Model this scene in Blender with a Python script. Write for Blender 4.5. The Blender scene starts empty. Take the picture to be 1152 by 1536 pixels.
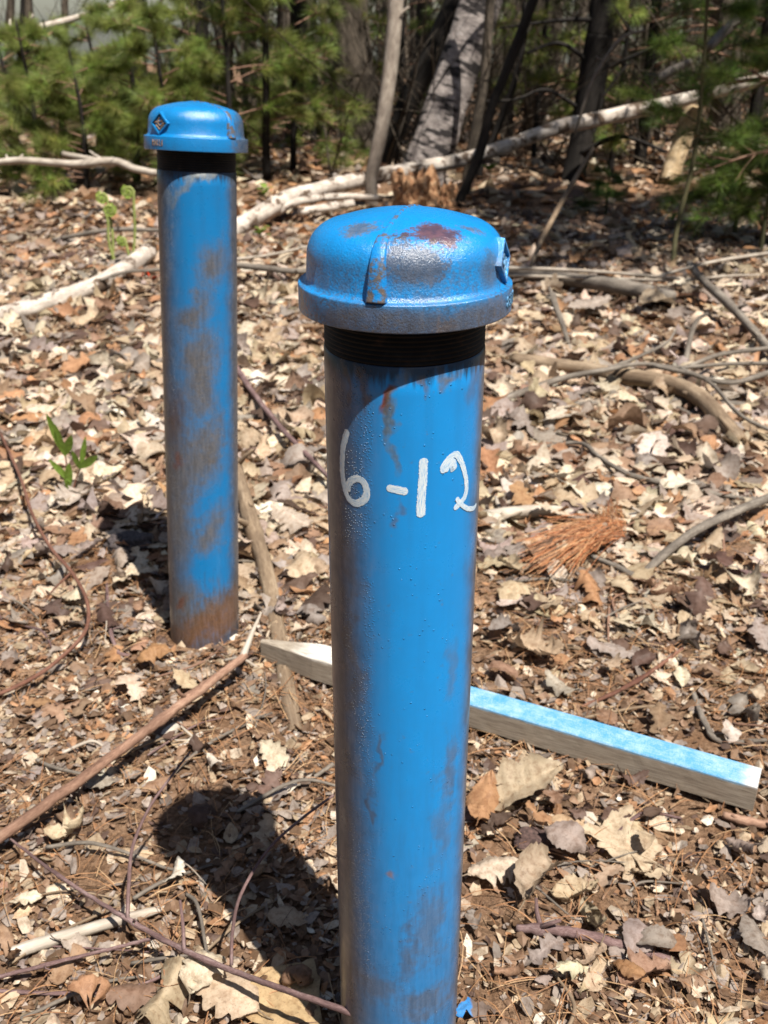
import bpy, bmesh, math, random
import numpy as np
from mathutils import Vector, Euler, noise

random.seed(7)
RNG = np.random.default_rng(11)
scene = bpy.context.scene
COL = scene.collection
PI = math.pi

# ------------------------------------------------------------------ camera, sky, sun, exposure
CAM_H, PITCH, F = 0.94, math.radians(25.5), 1536.0          # F: focal length in pixels of the 1152 x 1536 photograph
cam_d = bpy.data.cameras.new("camera")
cam = bpy.data.objects.new("camera", cam_d)
COL.objects.link(cam)
cam.location = (0, 0, CAM_H)
cam.rotation_euler = (PI / 2 - PITCH, 0, 0)
cam_d.sensor_fit = 'VERTICAL'
cam_d.sensor_height = 36
cam_d.lens = 36
cam_d.clip_start = 0.02
cam_d.clip_end = 600
cam_d.dof.use_dof = True
cam_d.dof.focus_distance = 0.80
cam_d.dof.aperture_fstop = 12.5
scene.camera = cam

SUN_EL, SUN_AZ = math.radians(63.4), (0.607, -0.795)          # direction towards the sun on the ground plane
world = bpy.data.worlds.new("World")
scene.world = world
world.use_nodes = True
wn = world.node_tree
sky = wn.nodes.new("ShaderNodeTexSky")
sky.sky_type = 'NISHITA'
sky.sun_disc = False
sky.sun_elevation = SUN_EL
sky.sun_rotation = math.atan2(SUN_AZ[0], SUN_AZ[1])
bg = wn.nodes["Background"]
wn.links.new(sky.outputs[0], bg.inputs[0])
bg.inputs[1].default_value = 0.05

sd = bpy.data.lights.new("sun", 'SUN')
sd.energy = 5.0
sd.angle = math.radians(0.5)
sd.color = (1.0, 0.94, 0.85)
sun = bpy.data.objects.new("sun", sd)
COL.objects.link(sun)
_n = math.hypot(*SUN_AZ)
sdir = Vector((SUN_AZ[0] / _n * math.cos(SUN_EL), SUN_AZ[1] / _n * math.cos(SUN_EL), math.sin(SUN_EL)))
sun.rotation_euler = sdir.to_track_quat('Z', 'Y').to_euler()
sun.location = sdir * 20

vs = scene.view_settings
vs.view_transform = 'Standard'
vs.look = 'None'
vs.gamma = 1
vs.exposure = 0.9
scene.cycles.max_bounces = 6
scene.cycles.transparent_max_bounces = 4

# ------------------------------------------------------------------ helpers: pixels to points, meshes, tags
CP, SP = math.cos(PITCH), math.sin(PITCH)


def ground_z(x, y):
    a = 1.0 + 0.25 * np.minimum(np.abs(y), 8)
    z = 0.006 * np.sin(3.1 * x + 1) * np.sin(2.3 * y + .4) + 0.004 * np.sin(7 * x + 2 * y) + 0.0025 * np.sin(13 * y - 5 * x + 1)
    return z * a - 0.03 * np.maximum(0, y - 10)


def ray(px, py):
    xc, yc = (px - 576) / F, -(py - 768) / F
    return np.array([xc, yc * SP + CP, yc * CP - SP])


def gp(px, py, h=0.0):
    """Where the line of sight through a photo pixel meets the height h above the ground."""
    d = ray(px, py)
    z = h
    for _ in range(6):
        t = (CAM_H - z) / max(-d[2], 1e-3)
        p = d * t
        z = float(ground_z(p[0], p[1])) + h
    return np.array([p[0], p[1], z])


def at(px, py, Y):
    d = ray(px, py)
    p = d * (Y / d[1])
    return np.array([p[0], p[1], p[2] + CAM_H])


def px_size(p):
    """Metres per photo pixel at a point."""
    return (p[1] * CP - (p[2] - CAM_H) * SP) / F


def to_px(p):
    x, y, z = p[0], p[1], p[2] - CAM_H
    dep = y * CP - z * SP
    up = y * SP + z * CP
    return 576 + F * x / dep, 768 - F * up / dep


def tag(o, label=None, cat=None, group=None, kind=None):
    if label: o["label"] = label
    if cat: o["category"] = cat
    if group: o["group"] = group
    if kind: o["kind"] = kind
    return o


def empty(name, loc=(0, 0, 0)):
    o = bpy.data.objects.new(name, None)
    o.empty_display_size = 0.05
    o.location = loc
    COL.objects.link(o)
    return o


def mesh_obj(name, V, polys, mat, parent=None, smooth=True, col=None, tc=None, origin=None, mats=None, mat_idx=None):
    """polys: list of (n, k) integer arrays, one array per polygon size."""
    V = np.asarray(V, dtype=np.float32)
    if origin is not None:
        V = V - np.asarray(origin, dtype=np.float32)
    me = bpy.data.meshes.new(name)
    polys = [np.asarray(p, dtype=np.int32) for p in polys if len(p)]
    loops = np.concatenate([p.ravel() for p in polys])
    sizes = np.concatenate([np.full(len(p), p.shape[1], dtype=np.int32) for p in polys])
    starts = np.concatenate([[0], np.cumsum(sizes)[:-1]]).astype(np.int32)
    me.vertices.add(len(V)); me.vertices.foreach_set("co", V.ravel())
    me.loops.add(len(loops)); me.loops.foreach_set("vertex_index", loops)
    me.polygons.add(len(sizes)); me.polygons.foreach_set("loop_start", starts)
    me.update(calc_edges=True)
    me.polygons.foreach_set("use_smooth", np.full(len(sizes), smooth, dtype=bool))
    if col is not None:
        a = me.color_attributes.new("Col", 'FLOAT_COLOR', 'POINT')
        c = np.ones((len(V), 4), dtype=np.float32); c[:, :3] = np.asarray(col)[:, :3]
        a.data.foreach_set("color", c.ravel())
    if tc is not None:
        a = me.attributes.new("tc", 'FLOAT_VECTOR', 'POINT')
        a.data.foreach_set("vector", np.asarray(tc, dtype=np.float32).ravel())
    for m in (mats or [mat]): me.materials.append(m)
    if mat_idx is not None: me.polygons.foreach_set("material_index", np.asarray(mat_idx, dtype=np.int32))
    me.validate()
    o = bpy.data.objects.new(name, me)
    if origin is not None: o.location = origin
    COL.objects.link(o)
    if parent is not None: o.parent = parent
    return o


class Parts:
    """Collects shapes into one mesh."""
    def __init__(self): self.V, self.P, self.C, self.T, self.n = [], {}, [], [], 0
    def add(self, V, polys, col=None, tc=None):
        V = np.asarray(V, float)
        for p in polys:
            p = np.asarray(p, int)
            if len(p): self.P.setdefault(p.shape[1], []).append(p + self.n)
        self.V.append(V); self.n += len(V)
        self.C.append(np.tile(col, (len(V), 1)) if col is not None and np.ndim(col) == 1 else (col if col is not None else np.ones((len(V), 3))))
        self.T.append(tc if tc is not None else V)
    def build(self, name, mat, parent=None, smooth=True, origin=None):
        return mesh_obj(name, np.concatenate(self.V), [np.concatenate(p) for p in self.P.values()], mat, parent, smooth,
                        np.concatenate(self.C), np.concatenate(self.T), origin)


def grid_quads(nr, nc, wrap=False):
    i, j = np.meshgrid(np.arange(nr - 1), np.arange(nc if wrap else nc - 1), indexing='ij')
    j2 = (j + 1) % nc
    return np.stack([i * nc + j, i * nc + j2, (i + 1) * nc + j2, (i + 1) * nc + j], -1).reshape(-1, 4)


def spline(P, n):
    P = np.asarray(P, float)
    if len(P) < 3:
        t = np.linspace(0, 1, n)[:, None]
        return P[0] * (1 - t) + P[-1] * t
    Q = np.concatenate([[2 * P[0] - P[1]], P, [2 * P[-1] - P[-2]]])
    out = []
    for u in np.linspace(0, len(P) - 1 - 1e-9, n):
        i = int(u); t = u - i
        a, b, c, d = Q[i], Q[i + 1], Q[i + 2], Q[i + 3]
        out.append(.5 * (2 * b + (c - a) * t + (2 * a - 5 * b + 4 * c - d) * t * t + (3 * b - a - 3 * c + d) * t ** 3))
    return np.array(out)


def tube(P, R, n=10, rough=0.0, freq=1.0, seed=0.0, cap=True, jag=0.0):
    """Tapered tube along points, its surface knobbly by `rough` (share of the radius)."""
    P = np.asarray(P, float); R = np.asarray(R, float)
    m = len(P)
    T = np.gradient(P, axis=0)
    T /= np.linalg.norm(T, axis=1)[:, None] + 1e-12
    ref = np.array([0, 0, 1.0]) if abs(T[0][2]) < .8 else np.array([1.0, 0, 0])
    U = np.cross(T, ref); U /= np.linalg.norm(U, axis=1)[:, None] + 1e-12
    W = np.cross(T, U)
    th = np.linspace(0, 2 * PI, n, endpoint=False)
    L = np.concatenate([[0], np.cumsum(np.linalg.norm(np.diff(P, axis=0), axis=1))])
    rr = np.repeat(R[:, None], n, 1)
    if rough:
        for i in range(m):
            for j in range(n):
                q = Vector((math.cos(th[j]) * 1.2 + seed, math.sin(th[j]) * 1.2, L[i] * freq))
                rr[i, j] *= 1 + rough * (noise.noise(q) + .5 * noise.noise(q * 2.7))
    V = P[:, None, :] + rr[..., None] * (np.cos(th)[None, :, None] * U[:, None, :] + np.sin(th)[None, :, None] * W[:, None, :])
    if jag:
        V[-1] += T[-1] * (RNG.uniform(-jag, jag, (n, 1)))
        V[0] += T[0] * (RNG.uniform(-jag, jag, (n, 1)))
    tc = np.stack([np.cos(th)[None] * R[:, None], np.sin(th)[None] * R[:, None], np.repeat(L[:, None], n, 1)], -1)
    V = V.reshape(-1, 3); tc = tc.reshape(-1, 3)
    polys = [grid_quads(m, n, True)]
    if cap:
        V = np.concatenate([V, [P[0], P[-1]]]); tc = np.concatenate([tc, [[0, 0, 0], [0, 0, L[-1]]]])
        j = np.arange(n); j2 = (j + 1) % n
        polys.append(np.concatenate([np.stack([j2, j, np.full(n, m * n)], 1), np.stack([(m - 1) * n + j, (m - 1) * n + j2, np.full(n, m * n + 1)], 1)]))
    return V, polys, tc


# ------------------------------------------------------------------ materials
def new_mat(name):
    m = bpy.data.materials.new(name); m.use_nodes = True
    nt = m.node_tree
    b = nt.nodes["Principled BSDF"]
    return m, nt, b


def N(nt, kind, **kw):
    n = nt.nodes.new(kind)
    for k, v in kw.items():
        if k == 'ins':
            for i, x in v.items():
                if isinstance(x, bpy.types.NodeSocket): nt.links.new(x, n.inputs[i])
                else: n.inputs[i].default_value = x
        else: setattr(n, k, v)
    return n


def math_n(nt, op, a, b=None, c=None, clamp=False):
    n = N(nt, "ShaderNodeMath", operation=op, use_clamp=clamp)
    for i, x in enumerate((a, b, c)):
        if x is None: continue
        if isinstance(x, bpy.types.NodeSocket): nt.links.new(x, n.inputs[i])
        else: n.inputs[i].default_value = x
    return n.outputs[0]


def vmul(nt, v, s):
    n = N(nt, "ShaderNodeVectorMath", operation='MULTIPLY', ins={0: v, 1: s})
    return n.outputs[0]


def noise_n(nt, v, scale, detail=4, rough=.55, out=0):
    return N(nt, "ShaderNodeTexNoise", ins={'Vector': v, 'Scale': scale, 'Detail': detail, 'Roughness': rough}).outputs[out]


def ramp(nt, fac, stops, interp='LINEAR'):
    r = N(nt, "ShaderNodeValToRGB", ins={0: fac})
    cr = r.color_ramp; cr.interpolation = interp
    while len(cr.elements) < len(stops): cr.elements.new(.5)
    for e, (p, c) in zip(cr.elements, stops):
        e.position = p
        e.color = (*c, 1) if len(c) == 3 else c
    return r.outputs[0]


def mix(nt, fac, a, b, mode='MIX'):
    n = N(nt, "ShaderNodeMix", data_type='RGBA', blend_type=mode)
    for i, x in ((0, fac), (6, a), (7, b)):
        if isinstance(x, bpy.types.NodeSocket): nt.links.new(x, n.inputs[i])
        else: n.inputs[i].default_value = (*x, 1) if isinstance(x, tuple) and len(x) == 3 else x
    return n.outputs[2]


def smooth(nt, v, a, b, lo=0.0, hi=1.0):
    n = N(nt, "ShaderNodeMapRange", interpolation_type='SMOOTHSTEP', ins={0: v, 1: a, 2: b, 3: lo, 4: hi})
    return n.outputs[0]


def bump(nt, b, h, strength=.5, dist=.002, prev=None):
    n = N(nt, "ShaderNodeBump", ins={'Height': h, 'Strength': strength, 'Distance': dist})
    if prev is not None: nt.links.new(prev, n.inputs['Normal'])
    nt.links.new(n.outputs[0], b.inputs['Normal'])
    return n.outputs[0]


def bark(name, dark, mid, light, s=60, stretch=.12, bstr=.6, bd=.002, patch=None, patch_scale=18, patch_lo=.56, rough=.85, zs=None):
    m, nt, b = new_mat(name)
    tc = N(nt, "ShaderNodeAttribute", attribute_name="tc").outputs['Vector']
    g = N(nt, "ShaderNodeNewGeometry").outputs['Position']
    grain = math_n(nt, 'ADD', math_n(nt, 'MULTIPLY', noise_n(nt, vmul(nt, tc, (1, 1, stretch)), s, 6, .7), .6), math_n(nt, 'MULTIPLY', noise_n(nt, vmul(nt, tc, (1, 1, stretch * 2.5)), s * 6, 5, .7), .4))
    c = ramp(nt, grain, [(.36, dark), (.5, mid), (.64, light)])
    big = noise_n(nt, g, 14, 3)
    c = mix(nt, smooth(nt, big, .35, .7, 0, .55), c, dark)
    if patch:
        pn = noise_n(nt, vmul(nt, tc, zs or (1, 1, .5)), patch_scale, 4, .6)
        c = mix(nt, smooth(nt, pn, patch_lo, patch_lo + .07), c, patch)
    nt.links.new(c, b.inputs['Base Color'])
    b.inputs['Roughness'].default_value = rough
    b.inputs['Specular IOR Level'].default_value = .25
    bump(nt, b, grain, bstr, bd)
    return m


def leaf_mat(name, trans=.25, rough=.6):
    m, nt, b = new_mat(name)
    c = N(nt, "ShaderNodeAttribute", attribute_name="Col").outputs['Color']
    g = N(nt, "ShaderNodeNewGeometry").outputs['Position']
    n1 = noise_n(nt, g, 95, 6, .7)
    n2 = noise_n(nt, g, 420, 3, .6)
    c = mix(nt, smooth(nt, n1, .42, .68, 0, .72), c, mix(nt, 1.0, c, (.50, .40, .33), 'MULTIPLY'))
    c = mix(nt, smooth(nt, n2, .56, .72, 0, .5), c, (.075, .05, .034))
    nt.links.new(c, b.inputs['Base Color'])
    b.inputs['Roughness'].default_value = rough
    b.inputs['Specular IOR Level'].default_value = .3
    bump(nt, b, n2, .25, .0012)
    if trans:
        t = N(nt, "ShaderNodeBsdfTranslucent", ins={0: c})
        mx = N(nt, "ShaderNodeMixShader", ins={0: trans})
        nt.links.new(b.outputs[0], mx.inputs[1]); nt.links.new(t.outputs[0], mx.inputs[2])
        nt.links.new(mx.outputs[0], nt.nodes["Material Output"].inputs[0])
    return m


M_LEAF = leaf_mat("dry_leaf")
M_GREEN = leaf_mat("green_leaf", .35, .45)
M_NEEDLE = leaf_mat("pine_needle", .42, .45)
M_DRYNEEDLE = leaf_mat("dry_needle", .1, .6)
B_GREY = bark("grey_bark", (.06, .05, .042), (.17, .145, .12), (.32, .285, .24), patch=(.36, .36, .30), patch_lo=.62)
B_BROWN = bark("brown_bark", (.08, .042, .028), (.25, .145, .10), (.42, .275, .195))
B_RED = bark("red_stem_bark", (.06, .024, .017), (.16, .075, .05), (.29, .16, .115), s=90)
B_PURPLE = bark("purple_twig_bark", (.06, .035, .035), (.16, .10, .095), (.32, .24, .23), s=120)
B_DARK = bark("dark_bark", (.006, .005, .0045), (.016, .013, .011), (.036, .030, .026), s=30, bstr=1, bd=.01)
B_PALE = bark("bleached_wood", (.17, .135, .105), (.40, .35, .29), (.56, .51, .45), s=40, stretch=.06, patch=(.16, .12, .09), patch_lo=.66)
B_SAP = bark("sapling_bark", (.14, .11, .09), (.29, .245, .20), (.42, .37, .31), s=50, stretch=.4)
B_TAN = bark("tan_wood", (.09, .06, .04), (.22, .16, .105), (.37, .29, .205), s=60, stretch=.06)
B_BIRCH = bark("birch_bark", (.09, .075, .072), (.30, .26, .24), (.56, .51, .48), s=22, stretch=3.0, bstr=.8, bd=.01, patch=(.03, .026, .026), patch_scale=11, patch_lo=.50, zs=(.45, .45, 1.8))
B_OLD = bark("furrowed_bark", (.02, .016, .012), (.10, .08, .06), (.24, .195, .15), s=22, stretch=.10, bstr=1, bd=.03)
B_WHITE = bark("white_paper_bark", (.20, .16, .13), (.50, .44, .38), (.70, .65, .58), s=34, stretch=.22, patch=(.10, .07, .05), patch_lo=.52, patch_scale=16, zs=(1, 1, .8))  # dark patches stand for peeled bark and painted-in canopy shade
B_SNAG = bark("barkless_snag", (.30, .20, .10), (.52, .40, .25), (.70, .60, .44), s=25, stretch=.2, patch=(.07, .045, .03), patch_scale=30, patch_lo=.60)
B_STEM = bark("green_stem", (.03, .03, .014), (.075, .068, .032), (.125, .115, .055), s=60)
B_FERN = bark("fern_stalk", (.16, .20, .05), (.30, .34, .11), (.42, .44, .18), s=60)
BARKS = dict(grey=B_GREY, brown=B_BROWN, red=B_RED, purple=B_PURPLE, dark=B_DARK, pale=B_PALE, tan=B_TAN, sap=B_SAP, birch=B_BIRCH, old=B_OLD, white=B_WHITE, snag=B_SNAG, stem=B_STEM)


def soil_mat():
    m, nt, b = new_mat("soil")
    g = N(nt, "ShaderNodeNewGeometry").outputs['Position']
    n1 = noise_n(nt, g, 9, 6, .6); n2 = noise_n(nt, g, 160, 6, .7); n3 = noise_n(nt, g, 45, 5, .65)
    c = ramp(nt, n2, [(.3, (.05, .030, .019)), (.5, (.18, .112, .070)), (.7, (.34, .225, .145))])
    c = mix(nt, smooth(nt, n1, .4, .65, 0, .6), c, (.16, .085, .045))
    c = mix(nt, smooth(nt, n3, .56, .72, 0, .7), c, (.03, .018, .012))
    nt.links.new(c, b.inputs['Base Color'])
    b.inputs['Roughness'].default_value = .95
    b.inputs['Specular IOR Level'].default_value = .1
    p = bump(nt, b, n2, .9, .006)
    bump(nt, b, n3, .8, .012, p)
    return m


# ------------------------------------------------------------------ the ground
ys = np.concatenate([np.linspace(-4, .3, 20), np.linspace(.35, 3, 220), 3 + (np.linspace(0, 1, 120) ** 2.2)[1:] * 240])
xs_u = np.linspace(-1, 1, 240)
xs = np.sign(xs_u) * (np.abs(xs_u) * 2.5 + (np.abs(xs_u) ** 6) * 150)
X, Y = np.meshgrid(xs, ys)
Z = ground_z(X, Y)
for i in range(X.shape[0]):
    if -0.2 < ys[i] < 3.2:
        for j in range(X.shape[1]):
            if abs(X[i, j]) < 1.8:
                q = Vector((X[i, j] * 22, Y[i, j] * 22, 0))
                Z[i, j] += .004 * noise.noise(q) + .003 * noise.noise(q * 2.6)
ground = mesh_obj("ground", np.stack([X, Y, Z], -1).reshape(-1, 3), [grid_quads(len(ys), len(xs))], soil_mat())
tag(ground, kind='structure', label="brown forest soil under the leaf litter")


# ------------------------------------------------------------------ the two blue posts
PR = 0.0572                                                   # pipe radius


def paint_mat(name, stains, edge_l, edge_r, base=(.004, .165, .43), orange_peel=False, axis_top=0.75, bottom_grey=None, frame=None, skew=0.0):
    """Blue paint over bare steel. stains: (angle deg, z, half width m, half height m, colour, strength)."""
    m, nt, b = new_mat(name)
    ob = N(nt, "ShaderNodeTexCoord").outputs['Object']
    s = N(nt, "ShaderNodeSeparateXYZ", ins={0: ob})
    x, y, z = s.outputs[0], s.outputs[1], s.outputs[2]
    ang = math_n(nt, 'ARCTAN2', x, math_n(nt, 'MULTIPLY', y, -1.0))
    arc = math_n(nt, 'MULTIPLY', ang, PR)
    uv = N(nt, "ShaderNodeCombineXYZ", ins={0: arc, 1: z}).outputs[0]
    streak = noise_n(nt, vmul(nt, uv, (1, .12, 1)), 220, 5, .65)
    blot = noise_n(nt, ob, 38, 5, .6)
    fine = noise_n(nt, ob, 420, 4, .65)
    mid = noise_n(nt, ob, 130, 4, .6)
    c = mix(nt, smooth(nt, blot, .3, .7, 0, .5), base, tuple(v * k for v, k in zip(base, (1.5, .86, .86))))
    c = mix(nt, smooth(nt, noise_n(nt, vmul(nt, uv, (1, .05, 1)), 90, 4), .45, .72, 0, .35), c, tuple(v * .72 + .006 for v in base))
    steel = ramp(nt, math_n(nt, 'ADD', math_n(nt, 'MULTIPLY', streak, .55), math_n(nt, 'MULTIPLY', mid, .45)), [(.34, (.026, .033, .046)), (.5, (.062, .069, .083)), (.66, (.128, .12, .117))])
    if edge_l is not None:  # thin paint bares steel at the sides; left also darkened for its shade
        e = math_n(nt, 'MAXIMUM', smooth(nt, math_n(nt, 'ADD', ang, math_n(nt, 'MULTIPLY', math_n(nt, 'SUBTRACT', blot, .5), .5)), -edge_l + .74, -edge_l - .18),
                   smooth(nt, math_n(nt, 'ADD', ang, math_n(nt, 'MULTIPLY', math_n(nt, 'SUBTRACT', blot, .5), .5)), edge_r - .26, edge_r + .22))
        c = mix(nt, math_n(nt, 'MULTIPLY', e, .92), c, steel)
    if bottom_grey:
        z0, z1, k = bottom_grey
        f = smooth(nt, math_n(nt, 'ADD', z, math_n(nt, 'MULTIPLY', math_n(nt, 'SUBTRACT', streak, .5), .35)), z1, z0, 0, k)
        c = mix(nt, f, c, steel)
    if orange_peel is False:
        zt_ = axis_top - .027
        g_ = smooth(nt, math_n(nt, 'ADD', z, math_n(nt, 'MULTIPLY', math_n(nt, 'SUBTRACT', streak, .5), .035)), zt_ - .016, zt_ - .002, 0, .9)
        c = mix(nt, g_, c, (.014, .013, .014))  # grime under the cap, blackened to stand in for the cap's shade
    # scattered grime flecks
    c = mix(nt, smooth(nt, mid, .64, .78, 0, .35), c, steel)
    for (a, zz, hw, hh, colr, k) in stains:
        d = N(nt, "ShaderNodeVectorMath", operation='SUBTRACT', ins={0: uv, 1: (math.radians(a) * PR, zz, 0)}).outputs[0]
        w0 = N(nt, 'ShaderNodeVectorMath', operation='SUBTRACT', ins={0: noise_n(nt, ob, 26, 3, .6, 1), 1: (.5, .5, .5)}).outputs[0]
        d = N(nt, 'ShaderNodeVectorMath', operation='ADD', ins={0: d, 1: vmul(nt, w0, (.045, .07, 0))}).outputs[0]
        if skew:
            sx = N(nt, 'ShaderNodeSeparateXYZ', ins={0: d})
            d = N(nt, 'ShaderNodeCombineXYZ', ins={0: sx.outputs[0], 1: math_n(nt, 'SUBTRACT', sx.outputs[1], math_n(nt, 'MULTIPLY', sx.outputs[0], skew))}).outputs[0]
        d = vmul(nt, d, (1 / hw, 1 / hh, 0))
        L = N(nt, "ShaderNodeVectorMath", operation='LENGTH', ins={0: d}).outputs['Value']
        nz = math_n(nt, 'ADD', math_n(nt, 'MULTIPLY', math_n(nt, 'SUBTRACT', mid, .5), .8 if skew else 1.5), math_n(nt, 'MULTIPLY', math_n(nt, 'SUBTRACT', streak, .5), .45 if skew else .9))
        f = smooth(nt, math_n(nt, 'ADD', L, nz), 1.5 if skew else 1.45, .1 if skew else .25, 0, k)
        colr = colr or (.125, .108, .09)
        sc = mix(nt, smooth(nt, math_n(nt, 'ADD', math_n(nt, 'MULTIPLY', fine, .5), math_n(nt, 'MULTIPLY', streak, .5)), .38, .62), tuple(v * .55 for v in colr), colr)
        c = mix(nt, f, c, sc)
    if frame: c = frame(nt, c, ob, mid, fine, steel)
    nt.links.new(c, b.inputs['Base Color'])
    b.inputs['Roughness'].default_value = .34
    r = smooth(nt, blot, .3, .7, .17 if orange_peel else .26, .30 if orange_peel else .38)
    nt.links.new(r, b.inputs['Roughness'])
    b.inputs['Specular IOR Level'].default_value = .75 if orange_peel else .55
    if orange_peel:
        p = bump(nt, b, noise_n(nt, ob, 640, 4, .65), .6, .0011)
        bump(nt, b, noise_n(nt, ob, 60, 2, .5), .25, .002, p)
    else:
        p = bump(nt, b, streak, .10, .0006)
        vor = N(nt, "ShaderNodeTexVoronoi", ins={'Vector': uv, 'Scale': 520.0}).outputs['Distance']
        dots = smooth(nt, vor, .42, .12)
        vor2 = N(nt, "ShaderNodeTexVoronoi", ins={'Vector': uv, 'Scale': 190.0}).outputs['Distance']
        dots2 = math_n(nt, 'MULTIPLY', smooth(nt, vor2, .16, .05), smooth(nt, noise_n(nt, uv, 30, 2), .5, .62))
        zone = smooth(nt, math_n(nt, 'ABSOLUTE', math_n(nt, 'ADD', ang, .68)), .34, .12)
        zone = math_n(nt, 'MULTIPLY', zone, smooth(nt, noise_n(nt, vmul(nt, uv, (1, .35, 1)), 36, 3), .40, .60))
        hgt = math_n(nt, 'ADD', math_n(nt, 'MULTIPLY', dots, zone), dots2)
        bump(nt, b, hgt, 1.0, .0014, p)
    return m


def lathe(prof, n=160):
    prof = np.asarray(prof, float)
    th = np.linspace(0, 2 * PI, n, endpoint=False)
    V = np.stack([prof[:, 0][:, None] * np.cos(th), prof[:, 0][:, None] * np.sin(th), np.repeat(prof[:, 1][:, None], n, 1)], -1).reshape(-1, 3)
    return V, [grid_quads(len(prof), n, True)]


def arc_pts(cx, cz, r, a0, a1, n):
    return [(cx + r * math.cos(math.radians(a)), cz + r * math.sin(math.radians(a))) for a in np.linspace(a0, a1, n)]


# dome of the cap, z = 0 at the lower rim of the flange
DOME_R, FL_R, FL_H, CAP_H = 0.0680, 0.0738, 0.0185, 0.0660
side_prof = [(DOME_R + .0006, FL_H), (DOME_R, FL_H + .004), (DOME_R - .0006, FL_H + .0165)]
cr = .0225
dome_prof = side_prof + arc_pts(DOME_R - .0008 - cr, FL_H + .0175, cr, 4, 79, 16)
_lx, _lz = dome_prof[-1]
for t in np.linspace(0, 1, 9)[1:]:
    dome_prof.append((_lx * (1 - t) + 1e-5, _lz + (CAP_H - _lz) * (1 - (1 - t) ** 2)))
dome_prof = np.array(dome_prof)
cap_prof = [(PR - .004, .002), (PR + .0005, 0.0), (FL_R - .001, 0.0)] + arc_pts(FL_R - .001, .001, .001, -80, 0, 4) \
    + arc_pts(FL_R - .0012, FL_H - .0012, .0012, 0, 85, 5) + [(DOME_R + .0035, FL_H), (DOME_R + .0015, FL_H + .0007)] + dome_prof[1:].tolist()


def on_dome(s):
    """Point (radius, z) and outward normal at share s of the dome profile."""
    L = np.concatenate([[0], np.cumsum(np.linalg.norm(np.diff(dome_prof, axis=0), axis=1))])
    l = s * L[-1]
    r, z = np.interp(l, L, dome_prof[:, 0]), np.interp(l, L, dome_prof[:, 1])
    r2, z2 = np.interp(l + .001, L, dome_prof[:, 0]), np.interp(l + .001, L, dome_prof[:, 1])
    r1, z1 = np.interp(l - .001, L, dome_prof[:, 0]), np.interp(l - .001, L, dome_prof[:, 1])
    t = np.array([r2 - r1, z2 - z1]); t /= np.linalg.norm(t) + 1e-9
    return np.array([r, z]), np.array([t[1], -t[0]])


def rib_mesh(az, s0, s1, w0, w1, h0, h1, n=40):
    """A band standing on the dome, along its profile, at azimuth az."""
    ca, sa = math.sin(az), -math.cos(az)                     # outward direction on the ground plane
    V = []
    for k in range(n):
        u = k / (n - 1); s = s0 + (s1 - s0) * u
        p, nn = on_dome(s)
        w, h = w0 + (w1 - w0) * u, h0 + (h1 - h0) * u
        for lat, up in ((-1.12, -.003), (-1, h * .8), (-.8, h), (.0, h * 1.05), (.8, h), (1, h * .8), (1.12, -.003)):
            q = p + nn * up
            V.append((ca * q[0] - sa * lat * w, sa * q[0] + ca * lat * w, q[1]))
    V = np.array(V)
    caps = [np.arange(7)[::-1][None], (np.arange(7) + (n - 1) * 7)[None]]
    return V, [grid_quads(n, 7)] + caps


def pipe_hit(base, px, py, lean=None):
    """(angle, z) where the line of sight through a pixel meets an upright post."""
    d = ray(px, py); o = np.array([0, 0, CAM_H]) - base
    if lean:
        inv = np.array(Euler((lean[0], lean[1], 0)).to_matrix().transposed()); d = inv @ d; o = inv @ o
    a = d[0] ** 2 + d[1] ** 2; bq = o[0] * d[0] + o[1] * d[1]; c = o[0] ** 2 + o[1] ** 2 - PR ** 2
    disc = bq * bq - a * c
    t = (-bq - math.sqrt(max(disc, 0))) / a
    q = o + d * t
    return math.atan2(q[0], -q[1]), q[2]


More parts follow.
